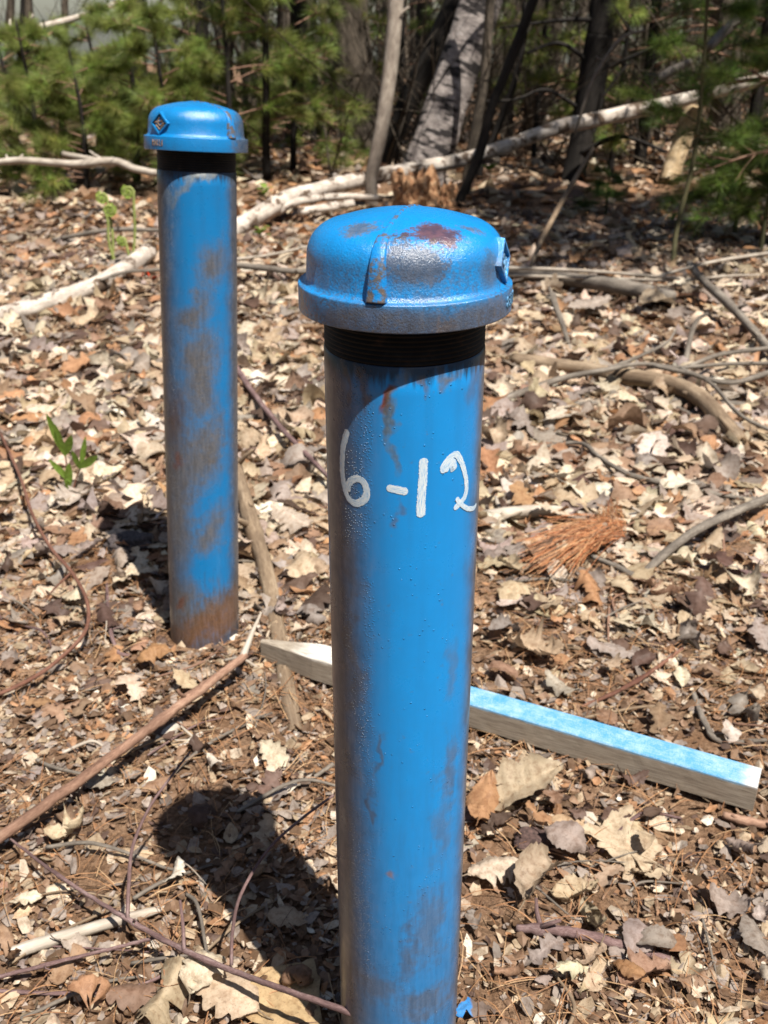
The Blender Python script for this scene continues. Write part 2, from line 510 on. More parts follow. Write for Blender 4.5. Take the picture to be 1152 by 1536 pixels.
def make_post(name, label, base, height, rib_az, pipe_stains, pipe_kw, cap_frame, lean=(0, 0), mark_rust=(.05, .03, .022), mark_field=(.02, .014, .011)):
    root = tag(empty(name, base), label, "post")
    root.rotation_euler = (lean[0], lean[1], 0)
    # pipe
    zt = height - .027
    zz = np.concatenate([[-.12], np.linspace(-.02, zt - .001, 40), [zt]])
    prof = [(PR, z) for z in zz]
    prof[-1] = (PR - .0012, zt)
    V, P = lathe(prof, 128)
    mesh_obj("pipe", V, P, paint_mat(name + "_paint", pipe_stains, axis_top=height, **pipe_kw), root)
    # bare screw thread between pipe and cap
    tp = [(PR - .0015, zt - .002)]
    zq = zt
    while zq < height + .004:
        tp += [(PR - .0018, zq), (PR - .0004, zq + .0012), (PR - .0004, zq + .0018), (PR - .0018, zq + .003)]
        zq += .0032
    V, P = lathe(tp, 96)
    m, nt, b = new_mat(name + "_thread_steel")
    ob = N(nt, "ShaderNodeTexCoord").outputs['Object']
    n1 = noise_n(nt, ob, 90, 4)
    nt.links.new(ramp(nt, n1, [(.35, (.003, .003, .004)), (.6, (.007, .007, .008)), (.78, (.035, .020, .013))]), b.inputs['Base Color'])
    b.inputs['Roughness'].default_value = .6
    b.inputs['Specular IOR Level'].default_value = .2
    mesh_obj("screw_thread", V, P, m, root)
    # cap
    mcap = paint_mat(name + "_cap_paint", [], None, None, orange_peel=True, frame=cap_frame, base=(.003, .222, .58) if name == 'blue_post' and rib_az < 0 else (.004, .185, .48))
    V, P = lathe(cap_prof, 192)
    cap = mesh_obj("cap", V, P, mcap, root)
    cap.location = (0, 0, height)
    mrib, nt, b = new_mat(name + "_rib_rust")
    ob = N(nt, "ShaderNodeTexCoord").outputs['Object']
    n1 = noise_n(nt, ob, 120, 5, .65); n2 = noise_n(nt, ob, 600, 3)
    c = ramp(nt, n1, [(.46, (.005, .19, .52)), (.55, (.085, .09, .10)), (.68, (.14, .10, .08))])
    nt.links.new(c, b.inputs['Base Color']); b.inputs['Roughness'].default_value = .38
    bump(nt, b, n2, .5, .001)
    for k in (0, PI):
        V, P = rib_mesh(rib_az + k, .0, .45, .0064, .0036, .0060, .0012)
        mesh_obj("rib", V, P, mrib, cap)
    V1, P1 = rib_mesh(rib_az, .42, .995, .0016, .0010, .0010, .0008, 30)
    V2, P2 = rib_mesh(rib_az + PI, .42, .995, .0016, .0010, .0010, .0008, 30)
    pb = Parts(); pb.add(V1, P1); pb.add(V2, P2)
    pb.build("casting_seam", mrib, cap)
    # raised diamond emblem at a right angle to the rib
    az = rib_az - PI / 2 if rib_az > 0 else rib_az + PI / 2
    o3 = np.array([math.sin(az), -math.cos(az), 0]); l3 = np.array([math.cos(az), math.sin(az), 0]); z3 = np.array([0, 0, 1.0])
    cen = o3 * (DOME_R - .0078) + z3 * (FL_H + .0165)
    tilt = z3 * math.cos(.10) - o3 * math.sin(.10)
    def E(u, v, d): return cen + l3 * u + tilt * v + o3 * d
    a_, b_ = .0180, .0155
    def diamond(pb, k0, k1, d0, d1):
        out = [(k0 * a_, 0), (0, k0 * b_), (-k0 * a_, 0), (0, -k0 * b_)]
        inn = [(k1 * a_, 0), (0, k1 * b_), (-k1 * a_, 0), (0, -k1 * b_)]
        V = [E(u, v, d0 - .006) for u, v in out] + [E(u * .97, v * .97, d1) for u, v in out] + [E(u, v, d1) for u, v in inn] + [E(u, v, d0) for u, v in inn]
        Q = []
        for r in range(3):
            for j in range(4): Q.append((r * 4 + j, r * 4 + (j + 1) % 4, (r + 1) * 4 + (j + 1) % 4, (r + 1) * 4 + j))
        Q.append((12, 13, 14, 15))
        pb.add(np.array(V), [np.array(Q)])
    pb = Parts(); diamond(pb, 1.0, .80, .0062, .0092)
    emb = pb.build("emblem", mcap, cap, smooth=False)
    mfield, nt, b = new_mat(name + "_emblem_field")
    b.inputs['Base Color'].default_value = (*mark_field, 1); b.inputs['Roughness'].default_value = .7
    mm, nt, b = new_mat(name + "_emblem_rust")
    n1 = noise_n(nt, N(nt, "ShaderNodeTexCoord").outputs['Object'], 300, 4)
    nt.links.new(ramp(nt, n1, [(.4, mark_rust), (.62, tuple(v * 3.2 for v in mark_rust))]), b.inputs['Base Color'])
    b.inputs['Roughness'].default_value = .6
    pb = Parts()
    for st in ([(-.60, .02), (-.36, .10), (-.12, -.14), (.10, -.22), (.34, -.02), (.56, -.02)],
               [(-.46, -.16), (-.18, -.38), (.0, -.52), (.26, -.30), (.44, -.16)],
               [(-.10, .44), (-.22, .22), (-.02, .08), (.16, .22), (.26, .06)]):
        pts = spline([E(u * a_, v * b_, .0072) for u, v in st], 24)
        V, P, tc = tube(pts, np.full(24, .00105), 6); pb.add(V, P)
    pb.build("emblem_mark", mm, emb)
    pb = Parts(); diamond(pb, .82, .10, .0062, .0064); pb.build("emblem_field", mfield, emb, smooth=False)
    # worn raised characters on the flange below the emblem: too worn to read
    pb = Parts(); rr = np.random.default_rng(5)
    for k in range(5):
        a0 = az + (k - 2) * .062
        for _ in range(2):
            pts = []
            for u in np.linspace(0, 1, 6):
                aa = a0 + rr.uniform(-.018, .018); zz_ = FL_H * (.30 + .42 * u)
                pts.append((math.sin(aa) * (FL_R + .0001), -math.cos(aa) * (FL_R + .0001), zz_))
            V, P, tc = tube(spline(pts, 12), np.full(12, .0007), 6); pb.add(V, P)
    pb.build("raised_characters", mm if name == "blue_post" else mcap, cap)
    return root


near_b = np.array([*gp(597.5, 1562, 0)[:2], 0.0])
far_b = np.array([*gp(307, 948, 0)[:2], 0.0])


def stains_px(base, rows, lean=None):
    out = []
    for (px, py, w, h, c, k) in rows:
        a, z = pipe_hit(base, px, py, lean)
        sz = px_size(np.array([base[0], base[1] - PR, z]))
        out.append((math.degrees(a), z, w * sz * (1.35 if lean else 1.1) / max(math.cos(a), .45), h * sz * (1.3 if lean else 1.2), c, k * (.92 if lean else 1)))
    return out


RUST, BROWN, GRIME = (.16, .045, .018), (.115, .08, .055), (.13, .13, .085)


def near_cap_frame(nt, c, ob, mid, fine, steel):
    big = noise_n(nt, ob, 55, 5, .65)
    for (x, y, z, r, colr, k, g) in ((.018, -.048, .0575, (.023, .016, .011), (.13, .045, .030), .9, 1.1), (.003, -.060, .043, (.021, .014, .016), (.10, .085, .075), .8, 1.2),
                                  (-.031, -.036, .060, (.012, .011, .010), (.14, .12, .10), .75, 1.2), (.046, -.03, .060, (.012, .006, .006), (.16, .12, .09), .7, 1.2), (.055, -.04, .035, (.012, .012, .014), (.09, .09, .08), .55, 1.1),
                                  (-.02, -.070, .006, (.05, .02, .010), (.10, .08, .07), .75, 1.3), (.05, -.055, .004, (.035, .03, .012), (.13, .11, .10), .7, 1.2)):
        d = N(nt, "ShaderNodeVectorMath", operation='SUBTRACT', ins={0: ob, 1: (x, y, z)}).outputs[0]
        L = N(nt, "ShaderNodeVectorMath", operation='LENGTH', ins={0: vmul(nt, d, tuple(1 / q for q in r))}).outputs['Value']
        f = smooth(nt, math_n(nt, 'ADD', L, math_n(nt, 'ADD', math_n(nt, 'MULTIPLY', math_n(nt, 'SUBTRACT', big, .5), 2.2), math_n(nt, 'MULTIPLY', math_n(nt, 'SUBTRACT', fine, .5), 1.6))), g, g - .5, 0, k)
        c = mix(nt, f, c, mix(nt, smooth(nt, mid, .35, .65), colr, tuple(v * .55 for v in colr)))
    s = N(nt, "ShaderNodeSeparateXYZ", ins={0: ob})
    low = smooth(nt, s.outputs[2], .052, .030, 0, .55)
    fl = smooth(nt, s.outputs[2], FL_H - .001, FL_H - .003, 0, .22)
    wear = smooth(nt, math_n(nt, 'ADD', math_n(nt, 'MULTIPLY', big, .5), math_n(nt, 'MULTIPLY', fine, .5)), .40, .58)
    c = mix(nt, math_n(nt, 'MULTIPLY', wear, math_n(nt, 'ADD', low, fl, clamp=True)), c, steel)
    return mix(nt, smooth(nt, fine, .62, .75, 0, .45), c, steel)


def far_cap_frame(nt, c, ob, mid, fine, steel):
    s = N(nt, "ShaderNodeSeparateXYZ", ins={0: ob})
    f = smooth(nt, math_n(nt, 'ADD', s.outputs[0], math_n(nt, 'MULTIPLY', math_n(nt, 'SUBTRACT', mid, .5), .02)), .050, .068, 0, .8)
    c = mix(nt, f, c, steel)
    return mix(nt, smooth(nt, fine, .66, .8, 0, .4), c, steel)


near_stains = stains_px(near_b, [
    (590, 588, 8, 14, RUST, .95), (597, 630, 6, 40, GRIME, .75), (593, 690, 5, 28, GRIME, .55), (590, 780, 5, 12, BROWN, .5), (675, 572, 16, 12, None, .8), (712, 590, 10, 34, BROWN, .4),
    (640, 590, 4, 12, BROWN, .6), (615, 570, 14, 10, (.2, .2, .17), .5), (515, 560, 4, 40, BROWN, .7), (540, 555, 9, 22, BROWN, .7), (572, 1130, 4, 34, (.09, .075, .055), .55), (567, 1215, 5, 26, (.07, .06, .05), .55),
    (678, 1000, 10, 36, None, .35), (675, 1150, 14, 40, None, .5), (665, 1230, 14, 60, None, .4), (585, 1318, 9, 8, (.25, .15, .11), .7), (645, 1390, 26, 60, None, .5), (612, 1430, 12, 50, (.10, .08, .06), .45),
    (560, 1480, 40, 30, None, .5), (640, 1510, 40, 30, None, .6), (528, 860, 12, 60, None, .45), (530, 1000, 10, 80, None, .5)])
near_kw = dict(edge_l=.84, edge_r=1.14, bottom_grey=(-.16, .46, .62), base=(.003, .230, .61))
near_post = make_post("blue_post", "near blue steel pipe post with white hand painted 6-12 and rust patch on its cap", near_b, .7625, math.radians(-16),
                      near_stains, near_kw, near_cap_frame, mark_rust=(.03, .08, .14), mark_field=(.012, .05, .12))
FLEAN = (math.radians(-5.2), math.radians(2.6))
far_stains = stains_px(far_b, [
    (318, 400, 19, 32, None, .95), (290, 470, 24, 20, None, .95), (300, 540, 26, 40, None, .9), (305, 590, 20, 34, None, .85), (265, 630, 14, 40, (.08, .05, .04), .85), (285, 560, 20, 70, None, .5),
    (300, 690, 30, 46, None, .9), (320, 660, 14, 30, None, .8), (270, 720, 22, 60, None, .7), (316, 795, 22, 24, None, .95), (272, 800, 14, 60, None, .8), (320, 915, 40, 24, None, .9),
    (300, 945, 55, 26, (.17, .085, .04), .95), (345, 920, 18, 30, (.17, .09, .05), .8), (275, 900, 20, 24, None, .9), (266, 690, 6, 10, RUST, .6), (270, 905, 7, 6, RUST, .8), (300, 270, 50, 7, (.2, .22, .22), .8)], FLEAN)
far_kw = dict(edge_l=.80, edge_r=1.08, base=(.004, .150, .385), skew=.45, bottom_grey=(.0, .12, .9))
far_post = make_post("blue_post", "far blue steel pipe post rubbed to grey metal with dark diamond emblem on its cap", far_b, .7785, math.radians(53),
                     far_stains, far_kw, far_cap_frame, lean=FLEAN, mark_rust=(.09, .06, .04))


# white paint number on the near post
def paint_number():
    m, nt, b = new_mat("white_brushed_paint")
    tc = N(nt, "ShaderNodeAttribute", attribute_name="tc").outputs['Vector']
    n1 = noise_n(nt, vmul(nt, tc, (2.6, .16, 1)), 3.2, 5, .65)
    c = ramp(nt, n1, [(.32, (.05, .26, .62)), (.45, (.40, .56, .70)), (.60, (.70, .74, .74))])
    nt.links.new(c, b.inputs['Base Color']); b.inputs['Roughness'].default_value = .42
    bump(nt, b, n1, .3, .0004)
    S = 4.114
    strokes = [([(212, 470), (188, 560), (178, 680), (186, 790), (212, 885), (262, 925), (314, 902), (330, 850), (308, 792), (264, 772), (226, 796), (208, 850)], 25),
               ([(452, 828), (520, 842), (584, 856)], 27), ([(680, 645), (676, 760), (666, 900), (662, 1012)], 29),
               ([(805, 738), (800, 700), (835, 650), (880, 622), (912, 670), (936, 750), (944, 830), (930, 890), (892, 935), (866, 962)], 22), ([(812, 732), (835, 690), (862, 665), (868, 700), (850, 712), (884, 692)], 20), ([(880, 890), (905, 925), (945, 955), (985, 955), (1003, 930)], 17)]
    for lvl, (pts, hw) in enumerate(strokes):
        q = np.array([pipe_hit(near_b, 470 + x / S, 530 + y / S) for x, y in pts])
        q[:, 0] *= PR
        w = .93 * hw / S * px_size(np.array([0, near_b[1] - PR, .6]))
        n = 110; jr = np.random.default_rng(lvl + 4)
        c = spline(np.c_[q, np.zeros(len(q))], n)[:, :2]
        L = np.concatenate([[0], np.cumsum(np.linalg.norm(np.diff(c, axis=0), axis=1))])
        T = np.gradient(c, axis=0); T /= np.linalg.norm(T, axis=1)[:, None]
        Nn = np.c_[-T[:, 1], T[:, 0]]
        V, tcs = [], []
        for k in range(n):
            e = min(L[k], L[-1] - L[k])
            ww = w * math.sqrt(max(.02, 1 - max(0, 1 - e / w) ** 2)) * (1 + .04 * math.sin(k * .13 + lvl))
            el, er = 1 + jr.normal(0, .07), 1 + jr.normal(0, .07)
            for s_, h_ in ((-el, .00016), (-.85, .00018), (-.4, .00018), (0, .00018), (.4, .00018), (.85, .00018), (er, .00016)):
                p = c[k] + Nn[k] * ww * s_
                a, z = p[0] / PR, p[1]
                r = PR + h_ + .00005 * lvl
                V.append((math.sin(a) * r, -math.cos(a) * r, z)); tcs.append((s_, L[k] / w, lvl * 3.3))
        mesh_obj("painted_stroke", V, [grid_quads(n, 7)], m, near_post, tc=tcs)


paint_number()


# ------------------------------------------------------------------ wooden stake, painted blue on top
def make_stake():
    W, H = .043, .040
    b0 = gp(1118, 1200, .03); b1 = gp(372, 978, .03)
    ax = b1 - b0; ax[2] = 0
    Ltot = np.linalg.norm(ax[:2]); ax /= Ltot
    sd = np.array([-ax[1], ax[0], 0]); sd = sd if sd[1] > 0 else -sd
    org = gp(1136, 1183, .05)
    org[2] = ground_z(org[0], org[1]) + .012
    root = tag(empty("wooden_stake", org), "grey wooden stake lying on the leaves, its top sprayed light blue and one end pointed", "stake")
    n = 60
    V, tcs, idx = [], [], []
    rr = np.random.default_rng(3)
    rings = []
    for k in range(n):
        u = k / (n - 1) * Ltot * 1.0
        e = max(0, u - (Ltot - .10)) / .10
        ww, hh = W * (1 - .8 * e), H * (1 - .2 * e)
        off = W * .35 * e
        ring = []
        for (s_, z_) in ((0, 0), (0, hh * .5), (0, hh - .0015), (.0015, hh), (ww * .5, hh + .0004), (ww - .0015, hh), (ww, hh - .0015), (ww, hh * .5), (ww, 0), (ww * .5, 0)):
            w_ = rr.normal(0, .0001)
            ring.append(ax * u + sd * (s_ + off + w_) + np.array([0, 0, z_ + rr.normal(0, .0001) + .012 * u]))
            tcs.append((s_, z_, u))
        V += ring
    V = np.array(V); nc = 10
    Q = grid_quads(n, nc, True)
    m1, nt, b = new_mat("weathered_timber")
    tc = N(nt, "ShaderNodeAttribute", attribute_name="tc").outputs['Vector']
    g1 = noise_n(nt, vmul(nt, tc, (1, 1, .05)), 520, 6, .7); g2 = noise_n(nt, vmul(nt, tc, (1, 1, .12)), 70, 4)
    grey = ramp(nt, g1, [(.3, (.12, .09, .065)), (.48, (.27, .225, .175)), (.7, (.42, .37, .30))])
    grey = mix(nt, smooth(nt, g2, .5, .75, 0, .5), grey, (.15, .115, .085))
    s = N(nt, "ShaderNodeSeparateXYZ", ins={0: tc})
    nz = noise_n(nt, tc, 60, 4); fl = noise_n(nt, tc, 900, 3, .6)
    top = smooth(nt, math_n(nt, 'ADD', s.outputs[1], math_n(nt, 'MULTIPLY', math_n(nt, 'SUBTRACT', nz, .5), .006)), H - .0055, H - .0025)
    alongf = math_n(nt, 'MULTIPLY', smooth(nt, math_n(nt, 'ADD', s.outputs[2], math_n(nt, 'MULTIPLY', math_n(nt, 'SUBTRACT', nz, .5), .05)), .002, .03), smooth(nt, s.outputs[2], Ltot * .66, Ltot * .60))
    paint = mix(nt, smooth(nt, math_n(nt, 'ADD', math_n(nt, 'MULTIPLY', fl, .5), math_n(nt, 'ADD', math_n(nt, 'MULTIPLY', g1, .25), math_n(nt, 'MULTIPLY', nz, .25))), .44, .60, 0, .8), (.045, .235, .44), (.36, .48, .55))
    worn = mix(nt, smooth(nt, g1, .35, .6), (.30, .27, .23), (.66, .63, .58))
    worn = mix(nt, smooth(nt, s.outputs[2], Ltot - .10, Ltot - .05), worn, grey)
    worn = mix(nt, smooth(nt, s.outputs[2], .05, .3), (.50, .50, .50), worn)
    c = mix(nt, top, grey, worn)
    c = mix(nt, math_n(nt, 'MULTIPLY', top, alongf), c, paint)
    nt.links.new(c, b.inputs['Base Color']); b.inputs['Roughness'].default_value = .8
    bump(nt, b, g1, .5, .0012)
    caps = [np.arange(nc)[::-1][None], (np.arange(nc) + (n - 1) * nc)[None]]
    mesh_obj("timber", V, [Q] + caps, m1, root, smooth=False, tc=np.array(tcs))


make_stake()


# ------------------------------------------------------------------ logs, branches and twigs traced one by one
def stick(name, label, cat, kind, pts, widths, group=None, n=None, sides=10, rough=.10, jag=0.0, h=None, extra=(), freq=18):
    """pts: (px, py, height above ground in m) or (px, py, ('Y', distance)). widths: pixel widths at both ends."""
    P = [at(p[0], p[1], p[2][1]) if isinstance(p[2], tuple) else gp(p[0], p[1], p[2]) for p in pts]
    W = np.interp(np.linspace(0, 1, len(P)), np.linspace(0, 1, len(widths)), widths)
    R = np.array([max(w * px_size(p) / 2, .0006) for w, p in zip(W, P)])
    n = n or max(10, 7 * len(P))
    C = spline(P, n)
    Rr = np.interp(np.linspace(0, 1, n), np.linspace(0, 1, len(R)), R)
    kr = np.random.default_rng(len(label) * 7 + int(abs(pts[0][0])))
    ln = np.linalg.norm(np.diff(C, axis=0), axis=1).sum()
    pb = Parts()
    if cat not in ("log", "splinter", "wood chip", "snag", "stem", "stalk"):
        thick = Rr.max() > .008
        C[1:-1] += kr.normal(0, .02 if thick else .08, (n - 2, 3)) * Rr[1:-1, None]
        for _ in range(int(2 + ln * 5)):                        # knots, some with the stub of a lost side shoot
            k = kr.integers(2, n - 2); Rr = Rr * (1 + (kr.uniform(.03, .10) if thick else kr.uniform(.12, .34)) * np.exp(-((np.arange(n) - k) / (2.4 if thick else 1.1)) ** 2))
            if kr.random() < .45:
                dv = kr.normal(0, 1, 3); dv[2] = abs(dv[2]); dv /= np.linalg.norm(dv)
                Ls = kr.uniform(1.5, 5) * Rr[k] + .004
                Vs, Qs, ts = tube(np.array([C[k], C[k] + dv * Ls * .6, C[k] + dv * Ls + (C[k + 1] - C[k]) * .5]), [Rr[k] * .5, Rr[k] * .36, Rr[k] * .22], 6); pb.add(Vs, Qs, tc=ts)
    V, Q, tc = tube(C, Rr, sides, rough, freq, seed=len(label) + pts[0][0] * .1, jag=jag)
    pb.add(V, Q, tc=tc)
    for e in extra:                                            # side shoots that grow from the same stick
        P2 = [at(p[0], p[1], p[2][1]) if isinstance(p[2], tuple) else gp(p[0], p[1], p[2]) for p in e[0]]
        W2 = np.interp(np.linspace(0, 1, len(P2)), [0, 1], e[1])
        R2 = np.array([max(w * px_size(p) / 2, .0005) for w, p in zip(W2, P2)])
        C2 = spline(P2, 24); V, Q, tc = tube(C2, np.interp(np.linspace(0, 1, 24), np.linspace(0, 1, len(R2)), R2), 7, rough, freq, seed=3)
        pb.add(V, Q, tc=tc)
    o = pb.build(name, BARKS[kind], origin=P[0])
    return tag(o, label, cat, group)


GT = "fallen sticks and branches on the forest floor"
S_ = stick
S_("fallen_log", "long bleached log leaning from the ground beside the far post up across the dark trees", "log", "white",
   [(338, 352, ('Y', 5.0)), (385, 325, ('Y', 5.25)), (430, 300, ('Y', 5.5)), (490, 282, ('Y', 5.8)), (560, 266, ('Y', 6.1)), (640, 250, ('Y', 6.25)), (700, 238, ('Y', 6.4)), (770, 215, ('Y', 6.5)), (835, 192, ('Y', 6.6)), (900, 178, ('Y', 6.7)), (1000, 155, ('Y', 6.8)), (1080, 135, ('Y', 6.9)), (1190, 108, ('Y', 7.0))],
   [26, 28, 25, 23, 21, 19, 21, 23, 21, 17], sides=16, n=110, rough=.12, freq=6,
   extra=[([(415, 318, ('Y', 5.40)), (450, 302, ('Y', 5.45)), (510, 295, ('Y', 5.6)), (572, 298, ('Y', 5.8))], (13, 10)), ([(450, 318, ('Y', 5.3)), (500, 310, ('Y', 5.45)), (530, 305, ('Y', 5.5))], (13, 13))])
S_("fallen_log", "short white barked log lying in the leaves behind the fiddleheads and far post", "log", "white",
   [(-60, 492, .035), (60, 457, .035), (140, 430, .035), (185, 405, .038), (222, 378, .042)], [28, 28, 27, 25, 26], sides=16, jag=.012, n=50, freq=8)
S_("fallen_branch", "pale fallen branch lying under the green pines behind the far post", "branch", "pale",
   [(-30, 246, ('Y', 5.6)), (35, 241, ('Y', 5.6)), (110, 246, ('Y', 5.6)), (170, 242, ('Y', 5.6)), (205, 254, ('Y', 5.55)), (260, 264, ('Y', 5.5))], [9, 10, 11, 11, 11, 10], n=50, extra=[([(170, 246, ('Y', 5.6)), (130, 238, ('Y', 5.7)), (95, 231, ('Y', 5.8))], (10, 9))])
S_("fallen_branch", "grey lichen spotted log lying behind the near cap in the shade", "log", "grey",
   [(752, 404, .04), (830, 416, .04), (930, 430, .05), (1012, 447, .04)], [16, 20, 24, 20], sides=14, jag=.01, n=40, freq=10)
S_("curved_stick", "thick curved tan stick bending down at its end in the pale leaves", "stick", "tan",
   [(770, 538, .03), (850, 549, .035), (920, 562, .04), (1000, 574, .05), (1050, 597, .05), (1082, 630, .04), (1112, 664, .02)], [17, 21, 24, 24, 25, 27, 22], GT, sides=14, jag=.006, n=60, freq=14)
S_("stick", "grey root like stick running under the stake beside the far post", "stick", "tan",
   [(352, 690, .05), (370, 760, .04), (397, 850, .02), (415, 940, .005), (430, 1030, .003), (443, 1098, .0)], [16, 22, 25, 25, 24, 23], GT, sides=14, n=60, freq=22, rough=.16)
S_("long_stick", "long straight brown stick with white splintered tip pointing at the stake", "stick", "brown",
   [(-40, 1285, .035), (150, 1148, .05), (280, 1050, .055), (368, 983, .05)], [18, 16, 14, 12], GT, n=50, sides=12, freq=30)
S_("wood_splinter", "white splinter sticking up from the broken end of the long brown stick", "splinter", "pale", [(364, 985, .05), (378, 950, .075), (392, 918, .10)], [12, 3], sides=6)
S_("bowed_stem", "bowed red brown stem arching over the leaves beside the far post", "stem", "red",
   [(0, 648, .03), (30, 715, .05), (48, 770, .055), (75, 820, .05), (110, 862, .05), (131, 905, .05), (126, 950, .045), (75, 1000, .035), (20, 1032, .02), (-30, 1050, .01)], [4, 5.5, 6, 7], GT, n=90, sides=8, extra=[([(108, 858, .05), (80, 885, .03), (66, 905, .01)], (4, 2))])
S_("stick", "white bleached stick with cut end lying beside the dark cap shadow", "stick", "pale", [(18, 1432, .012), (60, 1416, .014), (170, 1383, .012), (252, 1361, .006)], [22, 20, 18, 9], GT, n=40, sides=12, jag=.002)
S_("thin_branch", "long thin purple brown twig with two upright curved shoots in front of the near post", "twig", "purple",
   [(15, 1258, .03), (90, 1315, .035), (190, 1378, .045), (290, 1432, .055), (400, 1475, .07), (520, 1517, .08), (640, 1560, .085)], [4, 6, 8, 9, 10, 11], n=80, sides=8, rough=.06,
   extra=[([(191, 1378, .045), (193, 1330, .07), (199, 1270, .10), (225, 1210, .12), (262, 1158, .13), (285, 1128, .135)], (7, 3)), ([(347, 1448, .065), (349, 1395, .09), (362, 1340, .115), (402, 1275, .13), (450, 1230, .14), (500, 1193, .145)], (6, 4)), ([(276, 1425, .055), (274, 1385, .07), (270, 1350, .08)], (7, 4))])
S_("thin_branch", "thin purple twig lying parallel below the white bleached stick", "twig", "purple", [(-20, 1470, .02), (90, 1442, .03), (180, 1420, .035), (235, 1406, .04)], [7, 5], GT, sides=7)
S_("thin_branch", "dark twig lying lowest of the twigs beside the big tan leaf", "twig", "purple", [(-20, 1486, .01), (90, 1490, .01), (190, 1484, .012), (262, 1455, .015)], [7, 5], GT, sides=7)
S_("twig", "grey twig leaning against the foot of the near post above its shadow", "twig", "grey", [(440, 1182, .004), (470, 1166, .012), (500, 1146, .02)], [5, 7], GT, sides=7)
S_("twig", "dark slim twig lying below the long brown stick", "twig", "grey", [(232, 1198, .004), (270, 1150, .012), (310, 1118, .014), (360, 1090, .008), (408, 1070, .004)], [4, 5, 5], GT, sides=7)
S_("twig", "fine straight twig slanting through the leaves between the two posts", "twig", "purple", [(352, 548, .04), (380, 590, .045), (420, 640, .05), (468, 690, .05), (505, 728, .05)], [9, 7], GT, sides=8)
S_("stick", "pale grey stick lying straight across between the two posts", "stick", "grey", [(330, 629, .015), (410, 628, .016), (500, 621, .016)], [14, 14], GT, sides=10)
S_("stick", "short white stick just below the pale grey stick between the posts", "stick", "pale", [(330, 641, .01), (380, 641, .01), (414, 640, .008)], [10, 9], GT, sides=8)
S_("twig", "grey twig behind the far post running level toward the near cap", "twig", "grey", [(340, 396, .05), (395, 402, .05), (430, 406, .05), (480, 408, .05)], [10, 8], GT, sides=8)
S_("twig", "thin pale twig rising behind the far post toward the near cap", "twig", "pale", [(340, 390, .03), (400, 383, .05), (470, 368, .08)], [4, 4], GT, sides=6)
S_("twig", "upper of two long thin pale stems stretched behind the near cap", "stem", "pale", [(740, 402, .10), (830, 404, .10), (930, 410, .09), (1020, 418, .07)], [6, 5], GT, sides=7)
S_("twig", "lower of two long thin pale stems stretched behind the near cap", "stem", "pale", [(740, 412, .07), (850, 416, .07), (950, 419, .07), (1010, 421, .06)], [6, 4], GT, sides=7)
S_("twig", "long thin pale stem arching toward the small pine sapling stem", "stem", "pale", [(960, 423, .06), (1030, 402, .10), (1090, 389, .12), (1180, 376, .14)], [4, 6], GT, sides=7)
S_("twig", "thin pale twig lying level under the arching pale stem", "twig", "pale", [(1030, 420, .06), (1090, 414, .07), (1140, 412, .07)], [4, 3], GT, sides=6)
S_("fallen_branch", "dark grey branch slanting down through the leaves from the sapling stem", "branch", "grey", [(1034, 396, .10), (1060, 426, .09), (1092, 455, .08), (1125, 490, .06), (1165, 538, .04)], [11, 13, 13, 12], GT, sides=9)
S_("fallen_branch", "slender forked grey branch lying over the thick curved stick", "branch", "grey", [(735, 608, .01), (800, 582, .03), (850, 566, .05), (908, 555, .075), (960, 546, .08), (1020, 551, .075), (1090, 546, .07), (1170, 545, .07)], [10, 10, 8, 6, 6, 6], GT, n=70, sides=9,
   extra=[([(908, 555, .075), (960, 534, .09), (1000, 514, .11), (1014, 494, .13)], (7, 3)), ([(1035, 549, .075), (1075, 533, .08), (1120, 526, .08), (1170, 521, .08)], (7, 7)), ([(980, 549, .08), (1040, 562, .085), (1070, 578, .08), (1110, 622, .06), (1165, 650, .04)], (7, 6)), ([(1020, 553, .08), (1062, 569, .085), (1105, 573, .085), (1165, 555, .08)], (7, 9))])
S_("stick", "straight grey stick passing under the bend of the thick curved stick", "stick", "grey", [(862, 607, .012), (930, 604, .016), (1000, 602, .018), (1080, 606, .016), (1165, 614, .014)], [9, 12, 13, 12], GT, sides=9, extra=[([(1003, 604, .018), (1040, 625, .014), (1082, 651, .006)], (7, 6))])
S_("twig", "short upright dead twig behind the slender forked branch", "twig", "grey", [(1028, 545, .01), (1036, 505, .07), (1046, 480, .11), (1062, 470, .13)], [9, 5], GT, sides=7)
S_("twig", "upright grey twig standing in leaves behind the near cap", "twig", "grey", [(856, 528, .01), (845, 490, .05), (832, 455, .10), (828, 442, .12)], [6, 12], GT, sides=8)
S_("stick", "pale grey stick lying level behind the orange pine needles", "stick", "pale", [(700, 778, .012), (770, 769, .014), (830, 767, .014), (872, 772, .01)], [14, 18, 18, 12], GT, sides=10)
S_("stick", "stub of pale stick beside the tip of the orange pine needles", "stick", "pale", [(925, 780, .01), (955, 775, .012), (984, 771, .01)], [12, 15, 10], GT, sides=9)
S_("forked_stick", "grey green forked stick lying in front of the orange pine needles", "stick", "grey", [(888, 835, .02), (925, 850, .016), (958, 862, .012), (1000, 828, .03), (1045, 795, .045), (1100, 769, .055), (1175, 738, .06)], [8, 9, 13, 14, 14, 13], GT, n=60, sides=9, extra=[([(958, 862, .012), (950, 872, .004), (966, 868, .002)], (9, 4))])
S_("fallen_branch", "thin bent grey twig crossing the pale leaves beside the painted number", "twig", "grey", [(735, 672, .01), (800, 671, .02), (868, 664, .03), (900, 686, .03), (945, 712, .025), (1010, 727, .02), (1080, 742, .02), (1150, 752, .02)], [5, 6, 7, 8, 7], GT, n=60, sides=8)
S_("twig", "fine red twig lying behind the blue topped stake", "twig", "red", [(872, 1060, .004), (920, 1040, .012), (970, 1012, .015), (1024, 973, .01)], [5, 7, 6], GT, sides=7)
